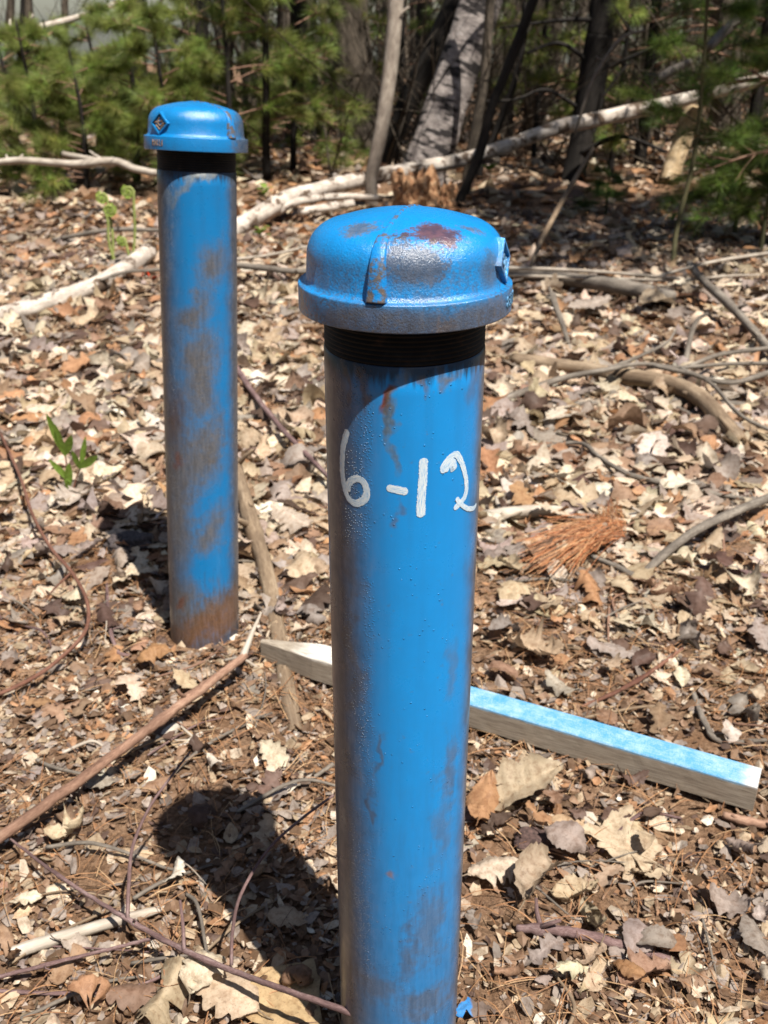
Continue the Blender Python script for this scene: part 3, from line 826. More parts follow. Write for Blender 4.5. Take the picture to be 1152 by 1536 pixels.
S_("twig", "short dark twig lying in bare soil behind the stake", "twig", "grey", [(920, 915, .006), (940, 945, .008), (990, 978, .004)], [8, 8, 6], GT, sides=7)
S_("twig", "straw tan twig lying beside the near post behind the stake", "twig", "tan", [(785, 962, .008), (840, 968, .010), (892, 978, .006)], [7, 8, 6], GT, sides=7)
S_("stick", "knobbly purple stick lying in front of the big pale oak leaf", "stick", "purple", [(775, 1392, .008), (840, 1396, .012), (900, 1408, .014), (1005, 1440, .008)], [12, 17, 16, 12], GT, sides=10)
S_("twig", "short brown stick lying against the end of the stake", "stick", "brown", [(1085, 1222, .01), (1120, 1232, .012), (1175, 1240, .012)], [12, 14, 13], GT, sides=9)
S_("twig", "dark curved root in the soil beside the stake end", "root", "grey", [(1040, 1040, .006), (1055, 1080, .01), (1080, 1112, .006), (1150, 1110, .006)], [9, 10, 6], GT, sides=8)
S_("twig", "slim brown twig lying beside the forked stick", "twig", "purple", [(1030, 848, .01), (1080, 855, .012), (1165, 866, .012)], [8, 8], GT, sides=7)
S_("twig", "pale chip of wood below the long brown stick", "wood chip", "pale", [(238, 1112, .01), (255, 1097, .014), (270, 1086, .01)], [16, 22, 12], sides=8)
S_("twig", "slender pale stick beside the wood chip", "stick", "pale", [(270, 1120, .006), (290, 1108, .008), (302, 1100, .006)], [8, 9], GT, sides=8)
S_("twig", "thin grey twig lying under the bowed red brown stem", "twig", "grey", [(45, 898, .008), (110, 912, .012), (195, 917, .008)], [5, 7, 5], GT, sides=7)
S_("twig", "dark bent twig hanging from the bowed stem side leaves", "twig", "purple", [(160, 870, .01), (163, 930, .012), (175, 975, .01), (195, 985, .006)], [4, 6, 8], GT, sides=7)
S_("stick", "grey stick half buried behind the small green plant", "stick", "grey", [(-20, 668, .01), (50, 660, .012), (95, 650, .008)], [12, 12], GT, sides=8)
S_("twig", "thin twig crossing over the short white barked log", "twig", "grey", [(150, 420, .06), (190, 408, .075), (250, 404, .08)], [5, 5], GT, sides=6)
S_("twig", "long thin twig lying behind the fiddleheads", "twig", "grey", [(80, 360, .03), (130, 350, .05), (180, 344, .06), (250, 346, .06)], [6, 7, 6], GT, sides=7)
S_("twig", "tilted pale stalk standing in front of the dark tree trunk", "stalk", "tan", [(796, 400, ('Y', 4.3)), (815, 355, ('Y', 4.45)), (850, 290, ('Y', 4.7)), (890, 222, ('Y', 4.9))], [6, 8, 8, 5], GT, sides=8)
S_("twig", "thin bare branch with forked tip reaching across the dark trunk", "branch", "grey", [(862, 200, ('Y', 5.2)), (890, 120, ('Y', 5.2)), (930, 60, ('Y', 5.2)), (968, 45, ('Y', 5.2))], [4, 6, 6, 3], GT, sides=6, extra=[([(950, 52, ('Y', 5.2)), (935, 30, ('Y', 5.2)), (920, 8, ('Y', 5.2))], (4, 2)), ([(905, 145, ('Y', 5.2)), (930, 110, ('Y', 5.2)), (948, 92, ('Y', 5.2))], (4, 2))])
S_("leaning_branch", "grey dead branch leaning down through the pine tufts", "branch", "grey", [(1062, 72, ('Y', 5.4)), (1100, 35, ('Y', 5.5)), (1175, -35, ('Y', 5.6))], [14, 15, 16], sides=9)
S_("leaning_branch", "broken grey end of a branch between the pine tufts above the log", "branch", "grey", [(985, 122, ('Y', 5.9)), (1005, 108, ('Y', 5.9)), (1035, 92, ('Y', 6.0))], [12, 14, 8], sides=9)
S_("leaning_branch", "pale leaning branch crossing the thin black trunk under the sky", "branch", "white", [(-20, 58, ('Y', 7.5)), (55, 42, ('Y', 7.5)), (130, 22, ('Y', 7.7)), (200, -5, ('Y', 7.9))], [12, 11, 8, 6], sides=8)


# ------------------------------------------------------------------ leaves
CREAM, TANC, BRN, GRY, ORG, DRK, PALE = (.57, .475, .365), (.43, .335, .23), (.27, .172, .112), (.30, .25, .215), (.39, .215, .115), (.11, .07, .054), (.65, .58, .49)
COLS = [(CREAM, 'cream'), (TANC, 'tan'), (BRN, 'brown'), (GRY, 'grey brown'), (ORG, 'orange brown'), (DRK, 'dark brown'), (PALE, 'bleached')]


def leaf_shape(kind, rng, nr, nc):
    t = np.linspace(0, 1, nr); s = np.linspace(-1, 1, nc)
    if kind in ('oak', 'deep oak'):
        lobes = 3.5 if kind == 'deep oak' else rng.choice([3.5, 4.5, 5.5])
        env = np.sin(PI * np.clip(t, 0, 1) ** .8) ** .75 * rng.uniform(.28, .38)
        dep = .66 if kind == 'deep oak' else rng.uniform(.35, .6)
        if kind == 'deep oak': env = env / env.max() * .40
        def wv(side):
            ph = rng.uniform(-.08, .08)
            return env * ((1 - dep) + dep * np.abs(np.sin(PI * (t * lobes + ph))) ** .65) * rng.uniform(.85, 1.1) + .008
    elif kind == 'ovate':
        env = np.sin(PI * t ** .85) ** .9 * rng.uniform(.22, .34)
        def wv(side): return env * (1 + .06 * np.sin(t * 60 + side)) + .006
    else:                                                      # torn
        env = (np.sin(PI * np.clip(t * .9 + .06, 0, 1)) ** .5) * rng.uniform(.22, .38)
        def wv(side):
            ph = rng.uniform(0, 6, 3)
            return env * np.clip(.75 + .3 * np.sin(t * 11 + ph[0]) + .22 * np.sin(t * 23 + ph[1]) + .15 * np.sin(t * 41 + ph[2]), .12, 1.5)
    wl, wr = wv(-1), wv(1)
    W = np.where(s[None, :] < 0, wl[:, None], wr[:, None]) * np.abs(s)[None, :] * np.sign(s)[None, :]
    W = W * (1 + rng.normal(0, .10 if kind == 'torn' else .045, W.shape)); 
    U = t[:, None] + .10 * (s[None, :] ** 2) * (0.8 if 'oak' in kind else .2)
    return U - .5, W


def leaf_verts(kind, rng, L, nr, nc, curl):
    U, W = leaf_shape(kind, rng, nr, nc)
    Z = np.zeros_like(U)
    kx = rng.normal(0, 2.2) * curl; ky = rng.normal(0, 1.4) * curl
    # bend across then along
    if abs(kx) > .05: W, Z = np.sin(W * kx) / kx, (1 - np.cos(W * kx)) / kx
    a = rng.uniform(.01, .035) * curl
    Z = Z + a * np.sin(U * rng.uniform(8, 18) + rng.uniform(0, 6)) * (np.abs(W) / .25) + a * .6 * np.sin(W * rng.uniform(14, 30) + rng.uniform(0, 6))
    Z = Z + rng.normal(0, .012 * curl, Z.shape) + np.abs(W) ** 2 * rng.normal(0, 1.2) * curl
    tw = rng.normal(0, .6) * curl * U
    W, Z = W * np.cos(tw) - Z * np.sin(tw), W * np.sin(tw) + Z * np.cos(tw)
    if abs(ky) > .05:
        r = 1 / ky
        U, Z = (r - Z) * np.sin(U * ky), r - (r - Z) * np.cos(U * ky)
    return np.stack([U, W, Z], -1).reshape(-1, 3) * L


def rot_m(yaw, tx, ty):
    cy, sy = math.cos(yaw), math.sin(yaw); cx, sx = math.cos(tx), math.sin(tx); c2, s2 = math.cos(ty), math.sin(ty)
    return np.array([[cy, -sy, 0], [sy, cy, 0], [0, 0, 1]]) @ np.array([[1, 0, 0], [0, cx, -sx], [0, sx, cx]]) @ np.array([[c2, 0, s2], [0, 1, 0], [-s2, 0, c2]])


def leaf_col(base, rng, nr, nc, v=.14):
    c = np.array(base) * (1 + rng.normal(0, v)) * (1 + rng.normal(0, .025, 3))
    C = np.tile(c, (nr * nc, 1)).reshape(nr, nc, 3)
    C[:, nc // 2] *= 1.18                                       # midrib
    C[:, 0] *= .86; C[:, -1] *= .86                            # browned margin
    return np.clip(C.reshape(-1, 3), .01, .85)


POSTS = [(near_b[0], near_b[1], PR + .012), (far_b[0], far_b[1], PR + .012)]


def clear_of_posts(x, y, r=0.0):
    return all((x - a) ** 2 + (y - b) ** 2 > (c + r) ** 2 for a, b, c in POSTS)


def leaf_weight(px, py):
    """Share of ground that carries leaves: thick pale litter in the middle, bare soil in front."""
    w = 1.0
    if py > 1000: w = .42
    if px < 480 and py > 1020: w = .20
    if px > 700 and py > 1330: w = .28
    if 720 < px < 1100 and 830 < py < 1060: w = .45
    return w


def patchy(x, y, s=4.2):
    """0 where the soil lies bare, 1 where litter has gathered."""
    v = noise.noise(Vector((x * s + 3.7, y * s, .5))) + .5 * noise.noise(Vector((x * s * 2.6, y * s * 2.6, 4.1)))
    return min(1.0, max(0.0, (v + .34) / .5))


def pick_col(rng, y):
    pr = [.11, .20, .22, .28, .06, .11, .02] if y < 1.5 else [.23, .22, .17, .18, .06, .09, .05] if y < 4.2 else [.14, .2, .22, .18, .16, .1, .0]
    return COLS[rng.choice(7, p=pr)]


def scatter_leaves():
    rng = np.random.default_rng(21)
    pb = Parts()
    bands = [(0.45, 1.3, 2300, 16, 7), (1.3, 1.9, 3300, 16, 7), (1.9, 3.2, 6900, 14, 5), (3.2, 6.0, 7600, 9, 5), (6.0, 10.0, 3600, 7, 3), (10, 22, 2400, 5, 3)]
    for (y0, y1, cnt, nr, nc) in bands:
        Q = grid_quads(nr, nc)
        for _ in range(cnt):
            y = math.sqrt(rng.uniform(y0 ** 2, y1 ** 2)); hw = .60 * y + .42
            x = rng.uniform(-hw, hw)
            p = to_px((x, y, 0))
            yb = (p[0] - 704) * .29 + 1062
            if p[0] > 380 and yb - 30 < p[1] < yb + 75 and rng.random() < .85: continue
            if rng.random() > leaf_weight(*p) * (1 if y > 1.9 else .25 + .95 * patchy(x, y)) or not clear_of_posts(x, y, .0): continue
            L = rng.uniform(.018, .055) if y < 1.5 else (rng.uniform(.03, .09) if y < 1.9 else rng.uniform(.04, .135)) * (1.0 if y < 6 else 1.5)
            kind = rng.choice(['oak', 'ovate', 'torn', 'torn', 'torn'])
            V = leaf_verts(kind, rng, L, nr, nc, rng.uniform(.3, 1.4))
            V = V @ rot_m(rng.uniform(0, 2 * PI), rng.normal(0, .20), rng.normal(0, .20)).T
            V[:, 2] -= np.percentile(V[:, 2], 25) - rng.uniform(-.004, .014)
            V += (x, y, float(ground_z(x, y)))
            base = pick_col(rng, y - (.35 if x < -.05 else 0))[0]
            pb.add(V, [Q], leaf_col(base, rng, nr, nc))
    o = pb.build("leaf_litter", M_LEAF)
    tag(o, "thick mat of dead leaves covering the forest floor", kind='stuff')
    # crumbled bits of leaf
    n = 116000
    y = np.where(rng.random(n) < .45, np.sqrt(rng.uniform(.5 ** 2, 1.7 ** 2, n)), np.sqrt(rng.uniform(.5 ** 2, 5.2 ** 2, n))); x = rng.uniform(-1, 1, n) * (.58 * y + .36)
    keep = np.array([clear_of_posts(a, b) and (b > 2 or rng.random() < .25 + .85 * patchy(a, b)) for a, b in zip(x, y)])
    x, y = x[keep], y[keep]; n = len(x)
    L = rng.uniform(.0022, .0085, n) * rng.uniform(.6, 1.8, n) * (.7 + .32 * y); Wd = L * rng.uniform(.3, .9, n)
    yaw = rng.uniform(0, 2 * PI, n)
    a = np.stack([np.cos(yaw), np.sin(yaw), rng.normal(0, .35, n)], 1); b_ = np.stack([-np.sin(yaw), np.cos(yaw), rng.normal(0, .45, n)], 1)
    c0 = np.stack([x, y, ground_z(x, y) + rng.uniform(.001, .010, n)], 1)
    loc = np.array([(-1, -.5), (-.2, -1), (.9, -.7), (1, .3), (.3, 1), (-.8, .7), (0, 0)])
    V = c0[:, None] + (loc[None, :, :1] * rng.uniform(.6, 1.2, (n, 7, 1)) * L[:, None, None] * a[:, None]) + (loc[None, :, 1:] * rng.uniform(.6, 1.2, (n, 7, 1)) * Wd[:, None, None] * b_[:, None])
    V[:, 6, 2] += rng.normal(0, .35, n) * L
    base = np.arange(n)[:, None] * 7
    T = np.concatenate([np.stack([base[:, 0] + j, base[:, 0] + (j + 1) % 6, base[:, 0] + 6], 1) for j in range(6)])
    palette = np.array([c for c, _ in COLS] + [(.14, .085, .05), (.20, .125, .078)])
    near = rng.choice(9, n, p=[.06, .14, .16, .20, .06, .08, .02, .14, .14]); far = rng.choice(9, n, p=[.09, .18, .20, .20, .07, .10, .01, .08, .07])
    pal = palette[np.where(rng.random(n) < np.clip((y - 1.35) / .5, 0, 1), far, near)] * (1 + rng.normal(0, .15, (n, 1)))
    o = mesh_obj("leaf_crumbs", V.reshape(-1, 3), [T], M_LEAF, smooth=False, col=np.repeat(np.clip(pal, .01, .8), 7, 0))
    tag(o, "crumbled bits of dead leaf strewn over the soil", kind='stuff')
    # fallen pine needles
    n = 25000
    y = np.sqrt(rng.uniform(.5 ** 2, 3.6 ** 2, n)); x = rng.uniform(-1, 1, n) * (.56 * y + .3)
    keep = np.array([clear_of_posts(a, b, .01) and rng.random() < .2 + .9 * patchy(a + 9, b, 6) for a, b in zip(x, y)]); x, y = x[keep], y[keep]; n = len(x)
    L = rng.uniform(.03, .085, n); yaw = rng.uniform(0, 2 * PI, n); kc = rng.normal(0, 7, n)
    ts = np.linspace(0, 1, 5)
    P = np.zeros((n, 5, 3)); hd = yaw[:, None] + kc[:, None] * ts[None] * L[:, None]
    step = (L / 4)[:, None]
    P[:, 1:, 0] = np.cumsum(np.cos(hd[:, :-1]) * step, 1); P[:, 1:, 1] = np.cumsum(np.sin(hd[:, :-1]) * step, 1)
    h0 = rng.uniform(.003, .014, n); h1 = rng.uniform(.002, .02, n)
    P[..., 0] += x[:, None]; P[..., 1] += y[:, None]
    P[..., 2] = ground_z(P[..., 0], P[..., 1]) + h0[:, None] * (1 - ts) + h1[:, None] * ts + .006 * np.sin(PI * ts)[None]
    sidev = np.stack([-np.sin(hd), np.cos(hd), rng.uniform(-.5, .5, (n, 1)).repeat(5, 1)], -1)
    w = (rng.uniform(.00035, .0006, n))[:, None, None] * np.array([1, 1, 1, .9, .3])[None, :, None]
    V = np.stack([P - sidev * w, P + sidev * w], 2).reshape(n * 10, 3)
    q = np.array([[2 * k, 2 * k + 1, 2 * k + 3, 2 * k + 2] for k in range(4)])
    Qs = (np.arange(n)[:, None, None] * 10 + q[None]).reshape(-1, 4)
    pal = np.array([(.34, .18, .085), (.27, .135, .065), (.44, .29, .16), (.18, .10, .06)])[rng.choice(4, n, p=[.4, .25, .25, .1])]
    o = mesh_obj("needle_litter", V, [Qs], M_DRYNEEDLE, col=np.repeat(pal, 10, 0))
    tag(o, "rusty fallen pine needles lying over soil and leaves", kind='stuff')


scatter_leaves()

# leaves one can tell apart, each its own object
LAND = [("the white painted 6-12", 700, 720), ("the near post", 720, 1150), ("the near post's foot", 470, 1500), ("the near post's foot", 720, 1480), ("the far post", 380, 800), ("the far post's foot", 300, 985), ("the far post's shadow", 190, 830),
        ("the near cap's shadow", 300, 1300), ("the long brown stick", 180, 1140), ("the splintered stick tip", 350, 980), ("the bowed red stem", 120, 900), ("the bowed stem's lower end", 30, 1040), ("the small green plant", 120, 720),
        ("the bleached stick", 130, 1400), ("the purple twig", 260, 1430), ("the stake's pointed end", 430, 1020), ("the middle of the stake", 860, 1110), ("the stake's blunt end", 1110, 1190), ("the big pale oak leaf", 930, 1280),
        ("the knobbly purple stick", 880, 1410), ("the orange pine needles", 850, 810), ("the forked stick", 1000, 830), ("the bent grey twig", 920, 700), ("the thick curved stick", 980, 575), ("the curved stick's bend", 1100, 660),
        ("the straight grey stick", 940, 620), ("the fine red twig", 950, 1020), ("the straw tan twig", 840, 975), ("the dark root", 1070, 1090), ("the twig between the posts", 440, 670), ("the pale stick between the posts", 420, 625),
        ("the white barked log", 130, 450), ("the near cap", 800, 480), ("the lichen spotted log", 900, 450), ("the root like stick", 430, 900), ("the wood chip", 255, 1100), ("the dark twig behind the stake", 955, 945), ("the slim brown twig", 1100, 860)]
used_labels = {}


def where(px, py):
    d = sorted(((math.hypot(px - x, (py - y) * 1.3), n, x, y) for n, x, y in LAND))
    dist, n, x, y = d[0]
    if abs(py - y) > abs(px - x) * .9: rel = "behind" if py < y else "in front of"
    else: rel = "beside"
    if dist < 30: rel = "against"
    second = next((m for _, m, *_ in d[1:] if m != n), None)
    return rel, n, second


def say(make):
    for k in range(12):
        lab = make(k)
        if lab and lab not in used_labels: break
    used_labels[lab] = used_labels.get(lab, 0) + 1
    return lab


def single_leaf(px, py, L, kind, colr, cname, curl, rng, h=.0, yaw=None, tilt=.22, label=None, nr=26, nc=9):
    p = gp(px, py, 0)
    V = leaf_verts(kind, rng, L, nr, nc, curl)
    V = V @ rot_m(rng.uniform(0, 2 * PI) if yaw is None else yaw, rng.normal(0, tilt), rng.normal(0, tilt)).T
    V[:, 2] -= np.percentile(V[:, 2], 12) - h - .004
    V += p
    C = leaf_col(colr, rng, nr, nc)
    # the stalk
    pb = Parts(); pb.add(V, [grid_quads(nr, nc)], C)
    base = V.reshape(nr, nc, 3)[0, nc // 2]; nxt = V.reshape(nr, nc, 3)[3, nc // 2]
    d = base - nxt; d /= np.linalg.norm(d) + 1e-9
    st, Q, tc = tube(spline([base + d * -.004, base + d * L * .10, base + d * L * .2 + np.array([0, 0, .004])], 6), np.linspace(.0009, .0006, 6), 5)
    pb.add(st, Q, np.array(colr) * .7)
    o = pb.build("dead_leaf", M_LEAF, origin=p)
    flat = curl < .8
    size = "small" if L < .065 else "large" if L > .105 else "middling"
    word = {'deep oak': 'lobed oak leaf', 'oak': 'lobed oak leaf', 'ovate': 'oval leaf', 'torn': 'torn leaf'}[kind]
    rel, n1, n2 = where(px, py)
    if label is None:
        def make(k):
            cu = "flat" if flat else ("curled" if curl < 1.35 else "tightly rolled")
            if k == 0: return f"{cu} {cname} {word} {rel} {n1}"
            if k == 1: return f"{size} {cu} {cname} {word} {rel} {n1}"
            if k == 2: return f"{size} {cu} {cname} {word} between {n1} and {n2}"
            if k == 3: return f"{size} {cu} {cname} {word} {rel} {n1}, nearer to {n2}"
            if k == 4: return f"{size} {cname} {word} among others between {n1} and {n2}"
            return f"{cname} {word} lying in the litter {rel} {n1}"
        label = say(make)
    tag(o, label, "leaf", "dead leaves lying singly on the forest floor")
    return o


def place_single_leaves():
    rng = np.random.default_rng(77)
    hand = [(775, 1215, .115, 'oak', TANC, 'tan', 1.0, .015, .3, "tan lobed leaf propped beside the near post in front of the stake"),
            (725, 1225, .085, 'ovate', ORG, 'orange brown', 1.5, .02, 1.3, "orange brown curled leaf touching the edge of the near post"),
            (805, 1350, .085, 'ovate', TANC, 'tan', 1.6, .03, 1.0, "tan curled leaf standing up behind the knobbly purple stick"),
            (740, 1320, .075, 'oak', CREAM, 'cream', 1.2, .01, .4, "cream curled leaf against the near post's lower edge"),
            (345, 1515, .085, 'oak', TANC, 'tan', .4, .02, 2.6, "lobed tan leaf under the purple twig left of the broad half shadowed leaf"),
            (310, 1490, .08, 'oak', CREAM, 'cream', 1.5, .025, 1.2, "crumpled cream leaf below the fork of the purple twig"),
            (250, 1520, .08, 'torn', TANC, 'tan', 1.2, .015, 1.2, "torn tan leaf lying lowest beside the purple twig"),
            (112, 765, .125, 'oak', PALE, 'bleached', .5, .02, 1.4, "ragged bleached leaf in front of the small green plant"),
            (165, 705, .07, 'torn', PALE, 'bleached', .7, .01, .2, "bleached leaf scrap behind the far post's shadow"),
            (205, 880, .085, 'torn', CREAM, 'cream', .9, .02, .4, "cream leaf cut by the edge of the far post's shadow"),
            (230, 1000, .075, 'ovate', ORG, 'orange brown', 1.3, .015, .4, "orange brown curled leaf in front of the far post"),
            (440, 795, .125, 'oak', CREAM, 'cream', .7, .015, 2.3, "big cream leaf between the two posts behind the stake"),
            (450, 875, .115, 'oak', TANC, 'tan', 1.1, .015, 2.0, "big tan leaf between the root like stick and near post"),
            (445, 595, .12, 'torn', PALE, 'bleached', .5, .015, .2, "long bleached leaf behind the pale stick between posts"),
            (845, 640, .13, 'oak', PALE, 'bleached', .6, .02, .6, "bleached broad leaf in front of the slender forked branch"),
            (930, 610, .12, 'oak', CREAM, 'cream', .9, .015, 2.6, "cream leaf half under the straight grey stick"),
            (1020, 745, .12, 'oak', PALE, 'bleached', .7, .02, .3, "bleached broad leaf between forked stick and bent twig"),
            (880, 750, .11, 'torn', PALE, 'bleached', .6, .02, .2, "bleached leaf behind the pale stick and orange needles"),
            (770, 905, .095, 'oak', TANC, 'tan', .9, .012, .9, "tan leaf on bare soil near the post behind the stake"),
            (800, 990, .105, 'torn', TANC, 'tan', 1.2, .02, 2.6, "tan curled leaf between straw twig and blue stake"),
            (950, 1180, .05, 'ovate', DRK, 'dark brown', 1.2, .01, .2, "dark brown leaf tucked under the edge of the stake"),
            (1090, 1370, .065, 'oak', GRY, 'grey brown', 1.0, .012, 2.7, "grey brown lobed leaf beyond the knobbly purple stick"),
            (1130, 1420, .06, 'ovate', GRY, 'grey brown', .8, .012, 1.6, "grey brown oval leaf near the soil corner by the stick"),
            (820, 1440, .05, 'torn', GRY, 'grey brown', 1.0, .01, .6, "grey torn leaf below the knobbly purple stick"),
            (880, 480, .18, 'oak', GRY, 'grey brown', 1.3, .05, .5, "large dark curled leaf pile topper behind the curved stick"),
            (985, 470, .17, 'ovate', TANC, 'tan', 1.0, .03, .4, "large tan leaf leaning on the lichen spotted log"),
            (1050, 500, .16, 'oak', CREAM, 'cream', 1.1, .03, 1.4, "large cream leaf beside the upright dead twig"),
            (960, 1420, .07, 'ovate', GRY, 'grey brown', .7, .006, 1.0, "grey leaf on soil just beyond the purple stick's tip"),
            (560, 1700, .05, 'ovate', TANC, 'tan', .8, .006, 1.0, None)]
    for r in hand[:-1]:
        single_leaf(r[0], r[1], r[2], r[3], r[4], r[5], r[6], rng, r[7], r[8], .08 if r[6] < .6 else .16, r[9])
    cnt = 0; tries = 0
    grid = {}
    while cnt < 262 and tries < 20000:
        tries += 1
        px = rng.uniform(5, 1147); py = 440 + 1080 * rng.uniform(0, 1) ** .85
        if 478 < px < 735 and py > 420: continue
        if 235 < px < 362 and py < 965: continue
        if 225 < px < 500 and py > 1195 and rng.random() < .5: continue
        yb = (px - 704) * .29 + 1062
        if px > 380 and yb - 45 < py < yb + 95: continue
        key = (int(px / 48), int(py / (22 + py * .018)))
        if grid.get(key, 0) >= 1: continue
        grid[key] = 1
        if rng.random() > leaf_weight(px, py) * (1.15 if py < 1000 else 1.5): continue
        p = gp(px, py, 0)
        if not clear_of_posts(p[0], p[1], .05): continue
        L = rng.uniform(.05, .115) * (1.1 if py < 700 else .85 if py < 1000 else .62)
        colr, cname = pick_col(rng, p[1] - (.3 if p[0] < -.05 else 0))
        kind = rng.choice(['oak', 'oak', 'ovate', 'torn', 'torn', 'torn'])
        single_leaf(px, py, L, kind, colr, cname, rng.uniform(.5, 1.9), rng, rng.uniform(.006, .018), None, .24, nr=20, nc=7)
        cnt += 1


place_single_leaves()


def outlined_leaf(rows, h, colr, label, seed):
    """A lobed leaf from its outline on the ground, its lobes lifting a little."""
    rng = np.random.default_rng(seed)
    P = np.array([gp(x, y, h) for x, y in rows]); c0 = P.mean(0)
    P = np.concatenate([P, P[:1]])
    R_ = []
    for a, b in zip(P[:-1], P[1:]):
        for u in (0, .25, .5, .75): R_.append(a + (b - a) * u + rng.normal(0, .0009, 3) * (u > 0))
    R_ = np.array(R_); m = len(R_)
    rings = 9
    V, C = [], []
    for k in range(rings):
        t = k / (rings - 1)
        for q in R_:
            p = c0 + (q - c0) * t
            d = np.linalg.norm(q[:2] - c0[:2]) * t
            z = .10 * d * (.6 + noise.noise(Vector((p[0] * 22, p[1] * 22, seed)))) + .006 * noise.noise(Vector((p[0] * 60, p[1] * 60, seed + 3)))
            V.append((p[0], p[1], p[2] + z)); C.append(np.array(colr) * (1.12 if k == 0 else 1 - .16 * (t > .9)) * (1 + .10 * noise.noise(Vector((p[0] * 35, p[1] * 35, seed + 9)))))
    pb = Parts(); pb.add(np.array(V), [grid_quads(rings, m, True)], np.array(C))
    o = pb.build("dead_leaf", M_LEAF, origin=c0)
    tag(o, label, "leaf", "dead leaves lying singly on the forest floor")


zz = lambda rows, x0, y0, s_: [(x0 + x / s_, y0 + y / s_) for x, y in rows]
outlined_leaf(zz([(450, 292), (490, 268), (535, 276), (575, 225), (610, 205), (655, 205), (662, 245), (640, 280), (700, 285), (735, 305), (768, 345), (738, 372), (730, 395), (772, 425), (748, 470), (700, 455), (672, 405), (655, 400), (668, 440), (645, 470), (618, 465), (632, 420), (600, 395), (545, 352), (520, 352), (535, 325), (500, 320)], 680, 1130, 2.44), .014, (.52, .415, .29), "big pale lobed oak leaf lying flat in front of the stake", 5)
outlined_leaf(zz([(700, 262), (715, 215), (770, 215), (780, 250), (828, 285), (770, 285), (735, 270)], 680, 1130, 2.44), .012, (.56, .46, .34), "pale ragged leaf touching the big oak leaf's far lobe", 8)
outlined_leaf(zz([(300, 265), (340, 232), (400, 225), (480, 228), (482, 262), (420, 268), (340, 285)], 680, 1130, 2.44), .010, (.46, .33, .21), "tan curled leaf strip between the near post and the big oak leaf", 11)
outlined_leaf(zz([(790, 770), (850, 690), (905, 665), (960, 655), (1040, 640), (1065, 700), (1060, 790), (1070, 860), (960, 880), (850, 860), (800, 830)], 0, 1150, 2.215), .012, (.47, .335, .185), "broad tan leaf half in shadow at the near post's foot", 14)


# small loose twigs
def place_twigs():
    rng = np.random.default_rng(5)
    for _ in range(75):
        while True:
            px = rng.uniform(10, 1140); py = 330 + 1190 * rng.random()
            if 440 < px < 775 or (225 < px < 370 and py < 980): continue
            yb = (px - 704) * .29 + 1062
            if px > 380 and yb - 50 < py < yb + 50: continue
            break
        p = gp(px, py, .008)
        L = rng.uniform(.05, .16) * (1 + .12 * p[1]); a = rng.normal(0, .9)
        d = np.array([math.cos(a), math.sin(a), 0])
        mid = p + np.array([rng.normal(0, .1) * L, rng.normal(0, .1) * L, rng.uniform(.004, .016)])
        C = spline([p - d * L / 2, mid, p + d * L / 2], 14)
        C[:, 2] = np.maximum(C[:, 2], ground_z(C[:, 0], C[:, 1]) + .006)
        r = rng.uniform(.0012, .0032)
        kind = rng.choice(['grey', 'brown', 'purple', 'tan', 'pale'], p=[.35, .2, .2, .15, .1])
        V, Q, tc = tube(C, np.linspace(r, r * .6, 14), 6, .15, 60, px)
        pb = Parts(); pb.add(V, Q, tc=tc)
        o = pb.build("twig", BARKS[kind], origin=p)
        rel, n1, n2 = where(px, py)
        word = {'grey': 'grey', 'brown': 'brown', 'purple': 'purple brown', 'tan': 'tan', 'pale': 'bleached'}[kind]
        th = "thin" if r < .002 else "stout"
        lg = "short" if L < .13 else "long"
        lab = say(lambda k: [f"{lg} {word} twig {rel} {n1}", f"{lg} {th} {word} twig {rel} {n1}", f"{lg} {th} {word} twig between {n1} and {n2}", f"{th} {word} twig in the litter {rel} {n1}"][min(k, 3)])
        tag(o, lab, "twig", "small loose twigs scattered in the litter")


place_twigs()


# ------------------------------------------------------------------ small plants and oddments
def blade(P0, d, up, L, w, n=10, fold=.25, droop=.3):
    """A lance shaped green leaf."""
    d = np.asarray(d, float); d /= np.linalg.norm(d); s = np.cross(d, up); s /= np.linalg.norm(s) + 1e-9
    nn = np.cross(s, d)
    t = np.linspace(0, 1, n)
    C = P0 + d * (t * L)[:, None] - np.array([0, 0, 1.0]) * (droop * L * t ** 2)[:, None]
    wd = w * np.sin(PI * np.clip(t * .95 + .03, 0, 1)) ** .8
    V = np.stack([C - s * wd[:, None] + nn * (fold * wd)[:, None], C, C + s * wd[:, None] + nn * (fold * wd)[:, None]], 1).reshape(-1, 3)
    return V, [grid_quads(n, 3)]


def green_plant():
    p = gp(104, 748, 0)
    root = tag(empty("seedling", p), "small green leafy seedling sprouting from the leaf litter beside the far post", "plant")
    k = px_size(p)
    st = lambda a, b: np.array([(a - 104) * k, 0, (748 - b) * k * 1.22])
    for (x, y) in ((108, 690), (128, 705)):
        V, Q, tc = tube(spline([(0, 0, -.01), st((x + 104) / 2, (y + 748) / 2), st(x, y)], 10), np.linspace(.0028, .0016, 10), 7)
        mesh_obj("stem", V, Q, B_RED, root, tc=tc)
    for (x, y, x2, y2, w, g) in ((108, 692, 92, 632, .008, 1), (107, 694, 103, 645, .006, 1.2), (108, 690, 122, 662, .009, .9), (112, 725, 82, 694, .007, 1), (105, 735, 112, 698, .009, .95), (128, 706, 158, 686, .009, 1), (128, 706, 138, 668, .006, .8), (128, 708, 120, 680, .006, .7)):
        a, b = st(x, y), st(x2, y2)
        a[1] += random.uniform(-.006, .006); b[1] += random.uniform(-.02, .02)
        V, Q = blade(a, b - a, np.array([.2, -1, .3]), np.linalg.norm(b - a), w, droop=.04)
        mesh_obj("leaf", V, Q, M_GREEN, root, col=np.tile(np.array((.15, .235, .035)) * g, (len(V), 1)))


green_plant()


